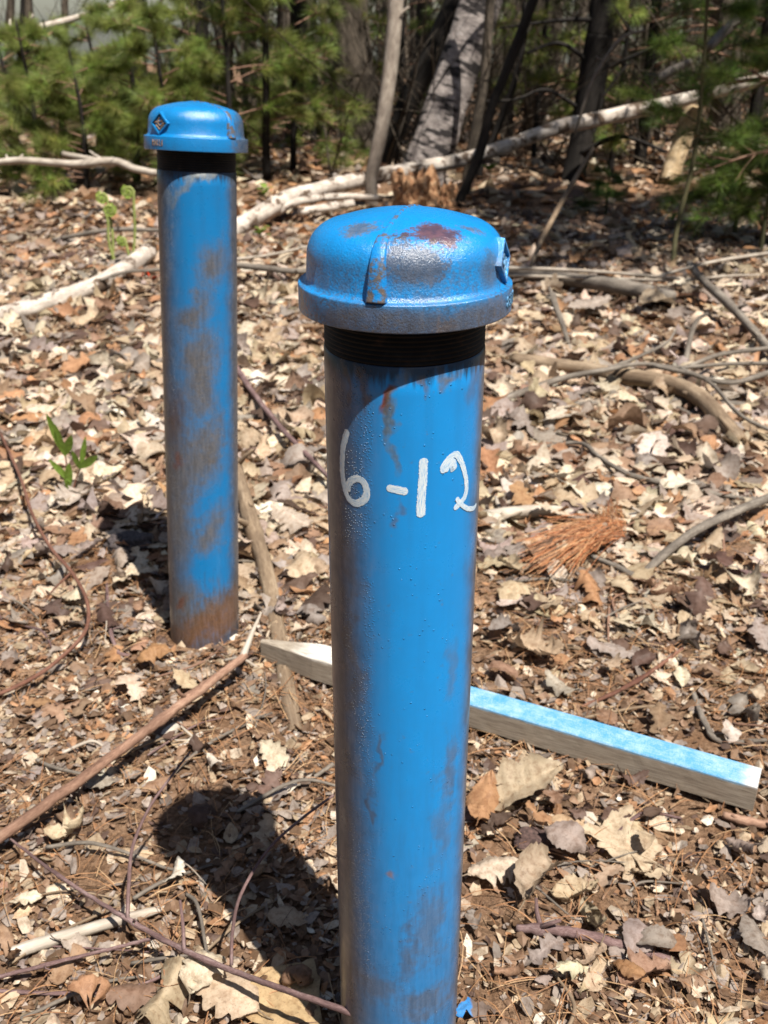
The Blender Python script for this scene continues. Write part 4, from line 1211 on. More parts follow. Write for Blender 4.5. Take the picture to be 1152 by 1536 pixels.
def fiddlehead(px, py, tpx, tpy, r, label, dirn=1):
    p = gp(px, py, 0); k = px_size(p)
    root = tag(empty("fiddlehead_fern", p), label, "fern", "fiddlehead ferns uncurling behind the far post")
    top = np.array([(tpx - px) * k, .0, (py - tpy) * k])
    rr = r * k
    pts = [np.array([0, 0, -.01]), top * .4 + np.array([.012 * dirn, 0, 0]), top * .8 + np.array([.004, 0, 0]), top]
    c = top + np.array([-dirn * rr, 0, 0])
    coil = [c + np.array([dirn * math.cos(a), .0, math.sin(a)]) * rr * (1 - a / 11) for a in np.linspace(.2, 8.2, 26)]
    C = spline(pts + coil[::2], 70)
    V, Q, tc = tube(C, np.concatenate([np.linspace(.006, .0045, 30), np.linspace(.0055, .0035, 40)]), 8, .2, 60)
    mesh_obj("stalk", V, Q, B_FERN, root, tc=tc)
    pb = Parts()
    for i in range(28, 70):
        for s_ in (-1, 1):
            d = (C[min(i + 1, 69)] - C[i - 1]); n_ = np.array([d[2], 0, -d[0]]) * s_ + np.array([0, random.uniform(-.5, .5) * np.linalg.norm(d), 0])
            V, Q = blade(C[i], n_ + d * .3, np.array([0, -1, .2]), .014, .0045, 5, droop=0)
            pb.add(V, Q, np.array((.36, .50, .10)) * random.uniform(.8, 1.2))
    pb.build("frond", M_GREEN, root)


fiddlehead(176, 400, 166, 318, 8, "tallest of the pale green fiddleheads, curled at its tip behind the white log", -1)
fiddlehead(168, 398, 172, 300, 7, "slim fiddlehead standing just behind the tallest one", 1)
fiddlehead(196, 402, 212, 292, 8, "fiddlehead nearest the far post with a hooked tip", 1)
fiddlehead(190, 405, 193, 362, 5, "shortest fiddlehead between the taller ones at the log end", 1)

for (cx, cy, n_, lab) in ((398, 300, 7, "low green seedling leaves growing behind the bleached log beside the far post"), (392, 362, 6, "small green sprout in front of the bleached log"), (735, 265, 6, "bright little leaves at the foot of the thin dark stems"), (1008, 340, 5, "bright green leaf shoot on the sapling stem")):
    p = gp(cx, cy, 0) if cy > 290 else at(cx, cy, 6.2)
    root = tag(empty("sprout", p), lab, "plant")
    k = px_size(p)
    V, Q, tc = tube(np.array([[0, 0, -.02], [0, 0, .03], [.005, 0, .07]]), [.003, .002, .001], 6)
    mesh_obj("stem", V, Q, B_STEM, root, tc=tc)
    for i in range(n_):
        a = i * 2.4
        d = np.array([math.cos(a), math.sin(a) * .6, .35 + .4 * random.random()])
        V, Q = blade(np.array([0, 0, .02 + .008 * i]), d, np.array([0, 0, 1.0]), 16 * k * random.uniform(.7, 1.1), 5 * k, droop=.2)
        mesh_obj("leaf", V, Q, M_GREEN, root, col=np.tile(np.array((.20, .30, .055)) * random.uniform(.8, 1.1), (len(V), 1)))

# red flagging ribbon behind the far post
def ribbon():
    p = gp(228, 424, 0); k = px_size(p)
    m, nt, b = new_mat("red_plastic_ribbon")
    g = N(nt, "ShaderNodeNewGeometry").outputs['Position']
    nt.links.new(ramp(nt, noise_n(nt, g, 60, 3), [(.3, (.62, .035, .012)), (.7, (.85, .09, .03))]), b.inputs['Base Color']); b.inputs['Roughness'].default_value = .35
    t = np.linspace(0, 1, 30)
    C = np.stack([(-14 + 40 * t) * k, .02 * np.sin(t * 9), .02 + .012 * np.sin(t * 12)], 1)
    V = np.stack([C + np.array([0, -.012, .010]), C + np.array([0, .0, .003]), C + np.array([0, .012, .004])], 1)
    V[:, :, 2] += .008 * np.sin(t * 17)[:, None]
    o = mesh_obj("flagging_ribbon", V.reshape(-1, 3), [grid_quads(30, 3)], m); o.location = p
    tag(o, "crumpled red plastic ribbon on the leaves behind the far post", "ribbon")


ribbon()


def orange_spray():
    rng = np.random.default_rng(8)
    tip = gp(935, 790, .02)
    root = tag(empty("dead_pine_sprig", tip), "dead orange pine sprig with fanned needles lying beside the near post", "pine sprig")
    pb = Parts()
    for i in range(360):
        ex, ey = (rng.uniform(772, 880), rng.uniform(800, 862)) if i < 230 else (rng.uniform(800, 900), rng.uniform(772, 830)) if i < 310 else (rng.uniform(895, 930), rng.uniform(745, 775))
        b0 = gp(rng.uniform(895, 940), rng.uniform(780, 808), rng.uniform(.020, .034)); e = gp(ex, ey, rng.uniform(.016, .048))
        m_ = (b0 + e) / 2 + np.array([rng.normal(0, .006), rng.normal(0, .006), rng.uniform(.003, .02)])
        C = spline([b0, m_, e], 6); d = e - b0; d /= np.linalg.norm(d)
        s_ = np.cross(d, (0, 0, 1)); w = .00055
        V = np.stack([C - s_ * w, C + s_ * w + np.array([0, 0, w])], 1).reshape(-1, 3) - tip
        pb.add(V, [grid_quads(6, 2)], np.array([(.40, .17, .07), (.33, .125, .05), (.46, .26, .13), (.26, .14, .08)][rng.integers(4)]) * rng.uniform(.7, 1.2))
    pb.build("needles", M_DRYNEEDLE, root)
    V, Q, tc = tube(spline([gp(885, 812, .012) - tip, gp(925, 795, .016) - tip, gp(975, 772, .012) - tip], 12), np.linspace(.0018, .0026, 12), 7, .1, 40)
    mesh_obj("stem", V, Q, B_BROWN, root, tc=tc)


orange_spray()


def blue_chip():
    rng = np.random.default_rng(2)
    p = gp(712, 1522, .006)
    V = leaf_verts('torn', rng, .045, 16, 7, .9) @ rot_m(.2, .1, .2).T
    V[:, 2] -= V[:, 2].min()
    C = np.tile(np.array((.16, .12, .10)), (len(V), 1)); C[V[:, 0] < -.004] = (.04, .24, .62)
    o = mesh_obj("painted_leaf", V, [grid_quads(16, 7)], M_LEAF, col=C); o.location = p
    tag(o, "dark leaf scrap splashed with blue paint at the near post's foot", "leaf")


blue_chip()


def pine_cone_scale():
    """Knobbly dark bits lying in the soil: an old cone and a clod."""
    for (px, py, r, c, lab, cat, nm) in ((800, 1262, .020, (.06, .035, .03), "dark crumbly lump of soil beside the big pale oak leaf", "clod", "soil_clod"), (97, 762, .030, (.035, .018, .012), "dark rotten wood lump at the small green plant's foot", "wood lump", "rotten_lump"),
                                      (885, 898, .014, (.015, .01, .008), "black oval bit of bark on bare soil", "bark", "bark_chip"), (195, 815, .035, (.05, .04, .04), "dark broken stone like lump in the far post's shadow", "lump", "earth_lump")):
        p = gp(px, py, r * .3)
        bm = bmesh.new(); bmesh.ops.create_icosphere(bm, subdivisions=4, radius=1)
        for v in bm.verts:
            q = v.co.copy()
            f = 1 + .35 * noise.noise(q * 1.7 + Vector((px, 0, 0))) + .16 * noise.noise(q * 5) + .08 * noise.noise(q * 12)
            v.co = Vector((q.x * f * r * 1.35, q.y * f * r, q.z * f * r * .6))
        me = bpy.data.meshes.new(nm); bm.to_mesh(me); bm.free()
        for pl in me.polygons: pl.use_smooth = True
        m, nt, b = new_mat(nm + "_earth")
        n1 = noise_n(nt, N(nt, "ShaderNodeTexCoord").outputs['Object'], 180, 5)
        nt.links.new(ramp(nt, n1, [(.35, tuple(v * .5 for v in c)), (.65, tuple(v * 1.7 for v in c))]), b.inputs['Base Color']); b.inputs['Roughness'].default_value = .9
        bump(nt, b, n1, .8, .003)
        me.materials.append(m)
        o = bpy.data.objects.new(nm, me); COL.objects.link(o); o.location = p
        tag(o, lab, cat)


pine_cone_scale()


# ------------------------------------------------------------------ rotten stump, snag
def lump_tube(name, label, cat, P, R, mat, n=28, sides=26, rough=.5, freq=9, jag=.06, seed=0):
    C = spline(P, n); Rr = np.interp(np.linspace(0, 1, n), np.linspace(0, 1, len(R)), R)
    V, Q, tc = tube(C, Rr, sides, rough, freq, seed, True, jag)
    pb = Parts(); pb.add(V, Q, tc=tc)
    o = pb.build(name, mat, origin=P[0])
    return tag(o, label, cat)


m_rot, nt, b = new_mat("rotten_wood")
g = N(nt, "ShaderNodeNewGeometry").outputs['Position']
n1 = noise_n(nt, g, 26, 6, .7); n2 = noise_n(nt, g, 9, 3)
c = ramp(nt, n1, [(.30, (.07, .028, .014)), (.42, (.32, .15, .07)), (.54, (.50, .28, .145)), (.68, (.68, .50, .32))])
nt.links.new(c, b.inputs['Base Color']); b.inputs['Roughness'].default_value = .95
bump(nt, b, n1, 1, .03)


def ragged_stump(name, label, base, top, r, spikes, seed):
    """A crumbling stump: ridged, holed body with splinters left standing round its edge."""
    rng = np.random.default_rng(seed)
    n, sides = 46, 72
    H = top[2] - base[2]
    V = []
    for i in range(n):
        u = i / (n - 1)
        for j in range(sides):
            a = 2 * PI * j / sides
            q = Vector((math.cos(a) * 1.5 + seed, math.sin(a) * 1.5, u * 2.2))
            f = 1 - .30 * u + .40 * (noise.noise(q) + .6 * noise.noise(q * 2.3) + .35 * noise.noise(Vector((q.x * 5, q.y * 5, q.z * 3.2))) + .3 * noise.noise(Vector((q.x * 11, q.y * 11, q.z * 7))))
            rim = .55 + .75 * abs(noise.noise(Vector((math.cos(a) * 2.2 + seed, math.sin(a) * 2.2, 3)))) + .35 * abs(noise.noise(Vector((math.cos(a) * 7, math.sin(a) * 7, seed))))
            V.append((base[0] + (top[0] - base[0]) * u + r * f * math.cos(a), base[1] + (top[1] - base[1]) * u + r * f * math.sin(a), base[2] + H * u * rim))
    V = np.array(V); m = V[-sides:].mean(0); m[2] = base[2] + H * .45
    j = np.arange(sides)
    pb = Parts()
    pb.add(np.concatenate([V, [m]]), [grid_quads(n, sides, True), np.stack([(n - 1) * sides + j, (n - 1) * sides + (j + 1) % sides, np.full(sides, n * sides)], 1)])
    for _ in range(spikes):
        a = rng.uniform(0, 2 * PI); b0 = base + np.array([math.cos(a) * r * .7, math.sin(a) * r * .7, H * rng.uniform(.3, .6)])
        e = b0 + np.array([rng.normal(0, .02), rng.normal(0, .02), H * rng.uniform(.25, .6)])
        Vq, Q, tc = tube(spline([b0, (b0 + e) / 2 + rng.normal(0, .008, 3), e], 8), np.linspace(r * .24, .003, 8), 7, .4, 30, a); pb.add(Vq, Q)
    o = pb.build(name, m_rot, origin=base)
    return tag(o, label, "stump")


ragged_stump("rotten_stump", "crumbling rusty orange stump behind the near cap where the log crosses", gp(626, 330, 0) * 0 + np.array([*at(626, 300, 5.6)[:2], -.02]), at(622, 238, 5.6), .135, 3, 3)
ragged_stump("rotten_stump", "small brown rotten knob beside the crumbling stump", np.array([*at(666, 300, 5.75)[:2], -.02]), at(662, 262, 5.75), .085, 2, 8)
stick("broken_snag", "broken cream barkless snag standing in shade beyond the sapling pine", "snag", "snag", [(1003, 275, ('Y', 6.9)), (1018, 225, ('Y', 6.95)), (1042, 158, ('Y', 7.0))], [30, 29, 26], sides=16, n=26, jag=.03, freq=5)


# ------------------------------------------------------------------ trees
def make_tufts(rng, pos, axes, n, L, w, spread=.75, shade=(.085, .135, .03), jit=.25):
    """Pine needle tufts: pos (m,3), axes (m,3); each needle is one thin triangle."""
    m = len(pos)
    pos = np.repeat(pos, n, 0); ax = np.repeat(axes, n, 0)
    r = rng.normal(0, 1, (m * n, 3)); r /= np.linalg.norm(r, axis=1)[:, None]
    d = ax + r * spread; d[:, 2] -= .06
    d /= np.linalg.norm(d, axis=1)[:, None] + 1e-9
    LL = L * rng.uniform(.65, 1.1, (m * n, 1))
    s = np.cross(d, rng.normal(0, 1, (m * n, 3))); s /= np.linalg.norm(s, axis=1)[:, None] + 1e-9
    b0 = pos - ax * rng.uniform(0, .06, (m * n, 1))
    tip = b0 + d * LL - np.array([0, 0, 1.0]) * (LL * .10)
    V = np.stack([b0 - s * w, b0 + s * w, tip], 1).reshape(-1, 3)
    T = np.arange(m * n * 3).reshape(-1, 3)
    c = np.repeat(np.array(shade) * (1 + rng.normal(0, jit, (m, 1))) * (1 + rng.normal(0, .08, (m, 3))), n, 0) * rng.uniform(.8, 1.2, (m * n, 1))
    return V, T, np.repeat(np.clip(c, .01, .6), 3, 0)


def pine(label, trunk_pts, r0, r1, z0, z1, nb, blen, ntuft, rng, needles=42, L=.09, w=.0011, shade=(.085, .135, .03), group="pines at the edge of the clearing", bark_kind='dark', droop=.1, face=None, dead=0):
    """A white pine: trunk, limbs with side twigs, foliage of needle tufts at the twig ends."""
    P = np.asarray(trunk_pts, float)
    root = tag(empty("pine_tree", P[0]), label, "tree", group)
    C = spline(P, 40); R = np.linspace(r0, r1, 40)
    V, Q, tc = tube(C, R, 12, .12, 5, P[0][0])
    mesh_obj("trunk", V - P[0], Q, BARKS[bark_kind], root, tc=tc)
    lb = Parts(); tp, ta = [], []
    for k in range(nb):
        z = z0 + (z1 - z0) * (k + rng.uniform(-.4, .4)) / nb
        i = int(np.clip(np.searchsorted(C[:, 2], z), 1, 38)); b0 = C[i]
        a = rng.uniform(0, 2 * PI) if face is None else face + rng.normal(0, .8)
        Lb = blen * (1 - .55 * max(0, (z - z0) / max(z1 - z0, .1))) * rng.uniform(.6, 1.1)
        up = rng.uniform(-.05, .35)
        d = np.array([math.cos(a), math.sin(a), up]); d /= np.linalg.norm(d)
        pts = [b0, b0 + d * Lb * .5 + np.array([0, 0, .04 * Lb]), b0 + d * Lb - np.array([0, 0, droop * Lb])]
        B = spline(pts, 12)
        V, Q, tc = tube(B, np.linspace(max(.004, r0 * .22), .0025, 12), 6); lb.add(V - P[0], Q, tc=tc)
        for q in range(ntuft):
            u = rng.uniform(.3, 1) ** .7
            j = min(11, int(u * 11)); c0 = B[j]
            sd_ = np.cross(d, (0, 0, 1)) * rng.choice([-1, 1])
            dd = d * rng.uniform(.3, 1) + sd_ * rng.uniform(.2, .9) + np.array([0, 0, rng.normal(.1, .25)])
            dd /= np.linalg.norm(dd)
            tl = rng.uniform(.04, .22) * min(1, Lb)
            e = c0 + dd * tl
            V, Q, tc = tube(np.array([c0, (c0 + e) / 2 + np.array([0, 0, .01]), e]), [.0025, .002, .0015], 4); lb.add(V - P[0], Q, tc=tc)
            tp.append(e); ta.append(dd)
    lb.build("limbs", BARKS['brown' if bark_kind != 'stem' else 'stem'], root)
    V, T, c = make_tufts(rng, np.array(tp), np.array(ta), needles, L, w, shade=shade)
    mesh_obj("crown", V - P[0], [T], M_NEEDLE, root, smooth=False, col=c)
    return root


def gxy(px, Y):
    """Ground point at distance Y under a pixel column."""
    x = (px - 576) / F * (Y * CP + .94 * SP)
    return np.array([x, Y, float(ground_z(x, Y))])


rg = np.random.default_rng(31)
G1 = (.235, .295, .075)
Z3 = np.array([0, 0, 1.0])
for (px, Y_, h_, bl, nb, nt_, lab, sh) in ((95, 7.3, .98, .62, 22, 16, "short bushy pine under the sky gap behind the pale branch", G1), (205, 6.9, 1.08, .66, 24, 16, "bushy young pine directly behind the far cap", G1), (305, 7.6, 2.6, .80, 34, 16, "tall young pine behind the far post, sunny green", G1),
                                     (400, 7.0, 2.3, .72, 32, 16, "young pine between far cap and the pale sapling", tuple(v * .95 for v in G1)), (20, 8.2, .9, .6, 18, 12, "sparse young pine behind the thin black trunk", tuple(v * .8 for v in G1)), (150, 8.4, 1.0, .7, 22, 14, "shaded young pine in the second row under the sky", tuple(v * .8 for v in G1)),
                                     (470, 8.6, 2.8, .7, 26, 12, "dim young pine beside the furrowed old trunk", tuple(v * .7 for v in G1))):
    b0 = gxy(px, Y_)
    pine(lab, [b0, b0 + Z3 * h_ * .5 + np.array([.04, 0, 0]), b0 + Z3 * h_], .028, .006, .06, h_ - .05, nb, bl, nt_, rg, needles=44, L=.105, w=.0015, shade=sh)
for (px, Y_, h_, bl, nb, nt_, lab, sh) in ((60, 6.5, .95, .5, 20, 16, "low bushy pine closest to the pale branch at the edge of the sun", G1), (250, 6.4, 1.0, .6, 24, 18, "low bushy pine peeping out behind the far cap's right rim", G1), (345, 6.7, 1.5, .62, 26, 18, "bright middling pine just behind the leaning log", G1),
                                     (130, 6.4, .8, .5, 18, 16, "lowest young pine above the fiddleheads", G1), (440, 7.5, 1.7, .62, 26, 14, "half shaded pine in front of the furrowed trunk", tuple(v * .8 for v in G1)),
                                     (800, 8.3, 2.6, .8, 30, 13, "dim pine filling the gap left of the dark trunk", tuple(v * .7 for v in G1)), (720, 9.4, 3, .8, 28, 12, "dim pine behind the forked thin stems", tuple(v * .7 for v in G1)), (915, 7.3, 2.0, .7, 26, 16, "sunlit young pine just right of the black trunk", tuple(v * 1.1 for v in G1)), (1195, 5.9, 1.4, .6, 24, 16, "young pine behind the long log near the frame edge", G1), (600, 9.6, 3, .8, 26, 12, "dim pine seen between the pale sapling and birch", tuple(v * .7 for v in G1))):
    b0 = gxy(px, Y_)
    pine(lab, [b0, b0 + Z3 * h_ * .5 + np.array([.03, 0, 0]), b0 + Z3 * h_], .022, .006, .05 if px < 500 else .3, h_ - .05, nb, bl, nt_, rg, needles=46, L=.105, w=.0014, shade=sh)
for (px, Y_, h_, bl, lab) in ((-90, 7.2, 2.2, .8, "young pine just outside the left edge of the frame"), (-260, 7.6, 2.8, .9, "taller young pine outside the left edge"), (-430, 6.6, 2.4, .8, "bushy pine further out past the left edge"), (1480, 6.2, 2.4, .9, "bushy pine out past the right edge"), (1640, 5.0, 2.6, .9, "tall young pine further out past the right edge")):
    b0 = gxy(px, Y_)
    pine(lab, [b0, b0 + Z3 * h_ * .5 + np.array([.03, 0, 0]), b0 + Z3 * h_], .025, .006, .05, h_ - .05, 32, bl, 14, rg, needles=40, L=.11, w=.0016, shade=G1, group="pines beside the clearing")
# sapling with bright tufts in front of the log, and the pine whose boughs come in beside it
b0 = gp(1010, 402, 0)
pine("slender pine sapling with bright tufts in front of the leaning log", [b0, at(1015, 345, 4.45), at(1040, 240, 4.5), at(1052, 140, 4.5), at(1060, 20, 4.5), at(1066, -120, 4.5)], .012, .005, .50, 1.6, 16, .34, 9, rg, needles=60, L=.095, w=.0009, shade=(.135, .21, .045), bark_kind='stem')
b0 = gxy(1330, 4.5)
pine("pine reaching boughs of long needles in from beyond the frame", [b0, b0 + Z3 * 2, b0 + Z3 * 5.5], .07, .02, .18, 4.8, 46, 1.15, 18, rg, needles=54, L=.095, w=.0009, shade=(.125, .20, .042), face=PI * .95)
b0 = gxy(1120, 7.6)
pine("shaded pine behind the broken cream snag", [b0, b0 + Z3 * 1.6, b0 + Z3 * 3.6], .05, .015, .15, 3.4, 30, 1.0, 14, rg, needles=40, L=.10, w=.0015, shade=(.07, .12, .025))
b0 = gxy(960, 7.9)
pine("shaded pine just beyond the dark trunk", [b0, b0 + Z3 * 1.5, b0 + Z3 * 3.4], .05, .015, .35, 3.2, 26, .9, 13, rg, needles=40, L=.10, w=.0015, shade=(.07, .12, .025))
b0 = np.array([2.75, 3.7, 0.0])  # unseen pine, added to shade the ground at the right
pine("unseen tall spreading pine added to shade the right of the clearing from outside the frame", [b0, b0 + Z3 * 3, b0 + Z3 * 7], .11, .03, 2.2, 5.6, 54, 2.1, 30, rg, needles=34, L=.12, w=.003, shade=(.09, .14, .03), face=PI * .78)
for (px, Y_, h_, lab) in ((1140, 4.7, .58, "low young pine with long bright needles at the frame edge above the arching stem"), (1100, 5.0, .38, "low young pine just behind the sapling stem")):
    b0 = gxy(px, Y_)
    pine(lab, [b0, b0 + Z3 * h_ * .5, b0 + Z3 * h_], .012, .004, .16, h_, 14, .36, 10, rg, needles=56, L=.10, w=.0009, shade=(.17, .25, .055), bark_kind='stem')
# small pine seedling tufts near the ground
for (px, py, lab) in ((908, 305, "tiny dim pine seedling in the shade in front of the dark trunk"), (1075, 290, "low pine tuft on the ground in front of the snag")):
    b0 = gp(px, py + 25, 0)
    pine(lab, [b0, b0 + Z3 * .12, b0 + Z3 * .26], .008, .004, .06, .26, 7, .16, 5, rg, needles=50, L=.09, w=.0010, shade=(.11, .18, .04), bark_kind='stem', group="pine seedlings on the shaded floor")


def trunk_tree(name, label, kind, pts, widths, group="tree trunks at the edge of the woods", crown=None, branches=(), sides=14, rough=.12, freq=4):
    P = [at(p[0], p[1], p[2]) for p in pts]
    W = np.interp(np.linspace(0, 1, len(P)), np.linspace(0, 1, len(widths)), widths)
    R = [w * px_size(p) / 2 for w, p in zip(W, P)]
    gz_ = float(ground_z(P[0][0], P[0][1]))
    if P[0][2] > gz_:                                           # carry the trunk down into the soil
        d = P[0] - P[1]; P.insert(0, np.array([P[0][0], P[0][1], gz_ - .05])); R.insert(0, R[0] * 1.1)
    d = P[-1] - P[-2]; d /= np.linalg.norm(d); d[2] = max(d[2], .8)
    up = crown[0] if crown else 2.0
    P += [P[-1] + d * up * .5, P[-1] + d * up]; R += [R[-1] * .85, R[-1] * .35]
    root = tag(empty(name, P[0]), label, "tree", group)
    n = 60
    C = spline(P, n); Rr = np.interp(np.linspace(0, 1, n), np.linspace(0, 1, len(R)), R)
    V, Q, tc = tube(C, Rr, sides, rough, freq, P[0][0])
    mesh_obj("trunk", V - P[0], Q, BARKS[kind], root, tc=tc)
    for (bp, bw) in branches:
        B = spline([at(*q) for q in bp], 16)
        V, Q, tc = tube(B, np.linspace(bw[0], bw[1], 16) * px_size(B[0]) / 2, 7, .15, 8); mesh_obj("branch", V - P[0], Q, BARKS[kind], root, tc=tc)
    if crown:
        _, rad, nb, shade = crown
        lb = Parts(); tp, ta = [], []
        top = C[int(n * .68):]
        for k in range(nb):
            b0 = top[rg.integers(len(top))]; a = rg.uniform(0, 2 * PI)
            dd = np.array([math.cos(a), math.sin(a), rg.uniform(-.1, .4)]); e = b0 + dd * rad * rg.uniform(.5, 1)
            B = spline([b0, (b0 + e) / 2 + Z3 * .1, e], 10)
            V, Q, tc = tube(B, np.linspace(.018, .004, 10), 5); lb.add(V - P[0], Q, tc=tc)
            for _ in range(14):
                j = rg.integers(3, 10); tp.append(B[j] + rg.normal(0, .16, 3)); ta.append(dd / np.linalg.norm(dd))
        lb.build("limbs", BARKS[kind], root)
        V, T, c = make_tufts(rg, np.array(tp), np.array(ta), 34, .14, .003, shade=shade, spread=.9)
        mesh_obj("crown", V - P[0], [T], M_NEEDLE, root, smooth=False, col=c)
    return root


DG = (.06, .10, .022)
trunk_tree("birch_tree", "thick leaning birch trunk with dark banded bark behind the rotten stump", "birch", [(636, 256, 6.9), (655, 205, 6.9), (678, 130, 6.95), (705, 55, 7.0), (735, -40, 7.05)], [68, 66, 62, 62, 64], sides=24, rough=.05)
trunk_tree("sapling_tree", "pale straight sapling rising from the bleached log", "sap", [(558, 262, 6.0), (572, 195, 6.0), (586, 95, 6.05), (597, -25, 6.1)], [19, 21, 23, 24], branches=[([(590, 40, 6.05), (600, 22, 6.05), (614, 10, 6.05)], (7, 4))], sides=12, rough=.06)
trunk_tree("dark_pine", "nearly black pine trunk behind the leaning log", "dark", [(852, 306, 6.9), (866, 240, 6.95), (882, 160, 7.0), (898, 60, 7.0), (910, -30, 7.0)], [40, 34, 42, 42, 40], crown=(5.5, 1.5, 26, DG),
           branches=[([(880, 170, 7.0), (820, 135, 6.9), (770, 150, 6.8), (700, 152, 6.8)], (7, 3)), ([(892, 100, 7.0), (840, 65, 6.9), (790, 80, 6.8)], (8, 4)), ([(898, 30, 7.0), (845, 30, 6.9), (750, 42, 6.8)], (9, 3)), ([(890, 110, 7.0), (960, 80, 6.9), (1040, 45, 6.8)], (8, 3)), ([(870, 230, 6.9), (930, 205, 6.8), (1000, 228, 6.7)], (9, 4))])
trunk_tree("old_tree", "furrowed old grey trunk in shade behind the pale sapling", "old", [(548, 262, 8.6), (538, 180, 8.6), (528, 80, 8.6), (520, -30, 8.6)], [80, 62, 56, 56], crown=(5, 1.6, 20, DG), sides=24, rough=.2, freq=3)
trunk_tree("leaning_tree", "dark leaning trunk between the pale sapling and birch", "dark", [(580, 262, 8.0), (592, 205, 8.0), (618, 140, 8.0), (655, 70, 8.0), (700, -30, 8.0)], [26, 28, 32, 36, 36])
trunk_tree("thin_tree", "slim dark crooked stem crossing in front of the leaning log", "dark", [(682, 318, 5.9), (716, 240, 5.9), (738, 160, 5.9), (770, 80, 5.9), (812, -30, 5.9)], [13, 15, 14, 15, 16], sides=10)
trunk_tree("thin_tree", "slim brown stem beside the birch trunk", "old", [(700, 275, 6.6), (716, 180, 6.6), (728, 100, 6.6), (738, -30, 6.6)], [16, 16, 15, 14], sides=10)
trunk_tree("thin_tree", "thin dark forked stem right behind the crooked stem", "dark", [(722, 250, 7.2), (752, 180, 7.2), (775, 110, 7.2), (788, 40, 7.2), (782, -30, 7.2)], [9, 10, 9, 8], sides=8)
trunk_tree("thin_tree", "thin black trunk in front of the pines under the sky", "dark", [(22, 220, 7.4), (27, 130, 7.4), (33, 40, 7.4), (34, -30, 7.4)], [11, 10, 9, 6], sides=8, branches=[([(30, 85, 7.4), (50, 75, 7.4), (70, 108, 7.4)], (4, 2))])
for (px, Y_, w_, kd, lab) in ((45, 13, 18, 'old', "pale far trunk standing against the sky gap"), (18, 15, 12, 'old', "thin far trunk beside the pale one at the sky gap"), (205, 9.2, 22, 'dark', "dark far trunk rising behind the bushy pines"), (95, 16, 10, 'old', "thin grey far trunk in the sky gap"), (300, 9.6, 30, 'dark', "dark far trunk behind the tall young pine"),
                           (440, 9.3, 24, 'dark', "black far trunk beside the old furrowed trunk"), (372, 10.5, 20, 'old', "grey far trunk among the young pines"), (760, 9.5, 18, 'old', "grey brown far trunk between crooked stem and dark pine"), (806, 10.5, 22, 'old', "brown far trunk just behind the dark pine"), (640, 11, 26, 'old', "far trunk seen behind the birch"),
                           (975, 9.6, 28, 'old', "far grey trunk behind the pine tufts"), (1085, 9.2, 40, 'old', "stout far grey trunk behind the dead leaning branch"), (1138, 11, 26, 'dark', "dark far trunk near the long needled boughs")):
    b0 = gxy(px, Y_); pp = to_px(b0)
    trunk_tree("far_tree", lab, kd, [(px, pp[1], Y_), (px + rg.uniform(-6, 6), (pp[1] - 40) / 2, Y_), (px + rg.uniform(-10, 10), -40, Y_)], [w_ * 1.2, w_, w_ * .95], group="far trunks deeper in the woods", sides=10, crown=(5, 2.4, 26, DG) if px > 250 else None, rough=.15)


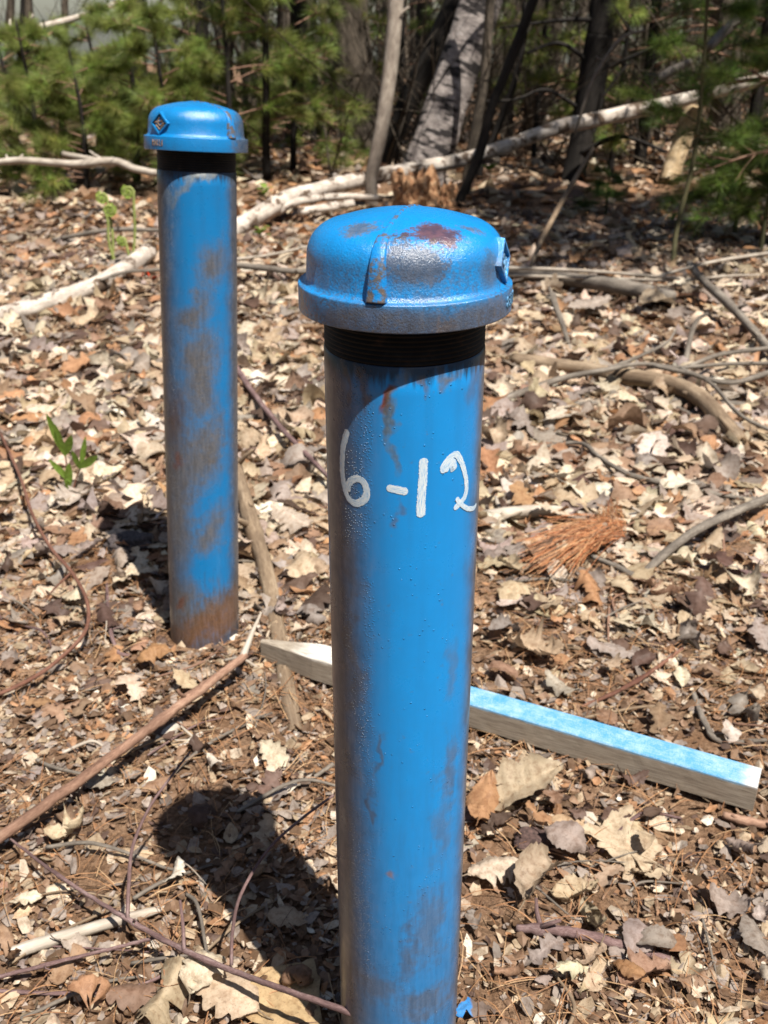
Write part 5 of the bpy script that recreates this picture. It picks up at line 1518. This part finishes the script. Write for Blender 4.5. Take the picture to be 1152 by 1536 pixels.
# far-off wood behind: stems, brush and dim pine foliage that read as one mass
def far_woods():
    rng = np.random.default_rng(91)
    pb = Parts()
    for _ in range(420):
        Y_ = rng.uniform(8.8, 34); px = rng.uniform(-350, 1500)
        if -50 < px < 250 and rng.random() < .9: continue
        b0 = gxy(px, Y_); h = rng.uniform(3, 9)
        top = b0 + np.array([rng.normal(0, .12) * h, rng.normal(0, .12) * h, h])
        C = spline([b0 - Z3 * .1, (b0 + top) / 2 + rng.normal(0, .1, 3), top], 8)
        r = rng.uniform(.012, .09) * (1 if Y_ > 12 else .5)
        V, Q, tc = tube(C, np.linspace(r, r * .3, 8), 6); pb.add(V, Q, tc=tc)
    o = pb.build("far_stems", B_OLD); tag(o, "mass of grey brown stems in the woods behind", kind='stuff')
    pb = Parts()
    for _ in range(1100):
        Y_ = rng.uniform(7.2, 15); px = rng.uniform(-150, 1350)
        if px < 480 and (Y_ < 9 or rng.random() < .85): continue
        b0 = gxy(px, Y_); L_ = rng.uniform(.4, 2.0); lean = rng.normal(0, .95, 2)
        d = np.array([lean[0], lean[1], 1.0]); e = b0 + d * L_
        C = spline([b0, (b0 + e) / 2 + rng.normal(0, .06, 3), e], 7)
        V, Q, tc = tube(C, np.linspace(.007, .002, 7), 4); pb.add(V, Q, tc=tc)
        for _k in range(3):
            j = rng.integers(2, 6); s0 = C[j]; e2 = s0 + (d + rng.normal(0, .8, 3)) * L_ * .22
            V, Q, tc = tube(np.array([s0, (s0 + e2) / 2 + rng.normal(0, .02, 3), e2]), [.003, .002, .0012], 4); pb.add(V, Q, tc=tc)
    o = pb.build("brush_thicket", B_OLD); tag(o, "tangle of bare brown brush under the trees", kind='stuff')
    # foliage of the far pines, clumped
    tp, ta = [], []
    for _ in range(330):
        Y_ = rng.uniform(9.5, 30); px = rng.uniform(-300, 1450)
        if px < 240: continue
        b0 = gxy(px, Y_); c0 = b0 + Z3 * rng.uniform(.1, 5.5)
        m = 26
        tp.append(c0 + rng.normal(0, 1, (m, 3)) * (.75, .75, .28)); ta.append(rng.normal(0, 1, (m, 3)))
    for _ in range(70):                                       # low dim bushes behind the gap
        Y_ = rng.uniform(13, 30); px = rng.uniform(-200, 300)
        b0 = gxy(px, Y_); c0 = b0 + Z3 * rng.uniform(-.1, .45)
        tp.append(c0 + rng.normal(0, 1, (20, 3)) * (.75, .75, .2)); ta.append(rng.normal(0, 1, (20, 3)))
    tp = np.concatenate(tp); ta = np.concatenate(ta); ta /= np.linalg.norm(ta, axis=1)[:, None]
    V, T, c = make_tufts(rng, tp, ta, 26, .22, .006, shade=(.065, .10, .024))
    o = mesh_obj("far_pine_foliage", V, [T], M_NEEDLE, smooth=False, col=c); tag(o, "dim green pine foliage of the woods behind", kind='stuff')


far_woods()


def unseen_woods():
    """Unseen woods round the clearing, added beside and behind the camera to cut sky fill."""
    rng = np.random.default_rng(14)
    tp, ta = [], []; pb = Parts()
    for k in range(46):
        a = rng.uniform(math.radians(-215), math.radians(35)); d = rng.uniform(6.5, 10)
        c = np.array([math.cos(a) * d, math.sin(a) * d + 1.5, 0])
        h = rng.uniform(4.5, 8)
        if h > (d - 1.5) * 1.25 and math.cos(a) * .56 - math.sin(a) * .83 > .3: h = (d - 1.5) * 1.1
        V, Q, tc = tube(spline([c, c + Z3 * h * .5 + rng.normal(0, .1, 3), c + Z3 * h], 8), np.linspace(.09, .02, 8), 8); pb.add(V, Q, tc=tc)
        m = 150
        u = rng.uniform(.08, 1, m); r = (1.25 - u) * 1.5 * np.sqrt(rng.uniform(0, 1, m)); th = rng.uniform(0, 2 * PI, m)
        tp.append(np.stack([c[0] + r * np.cos(th), c[1] + r * np.sin(th), u * h], 1)); ta.append(np.stack([np.cos(th), np.sin(th), rng.normal(.1, .3, m)], 1))
    tp = np.concatenate(tp); ta = np.concatenate(ta); ta /= np.linalg.norm(ta, axis=1)[:, None]
    V, T, c = make_tufts(rng, tp, ta, 22, .30, .012, shade=(.07, .11, .025), spread=.9)
    o = mesh_obj("unseen_pine_foliage", V, [T], M_NEEDLE, smooth=False, col=c); tag(o, "unseen pine foliage of woods added around the clearing to cut sky light", kind='stuff')
    o = pb.build("unseen_stems", B_OLD); tag(o, "unseen stems of woods added around the clearing to cut sky light", kind='stuff')


unseen_woods()
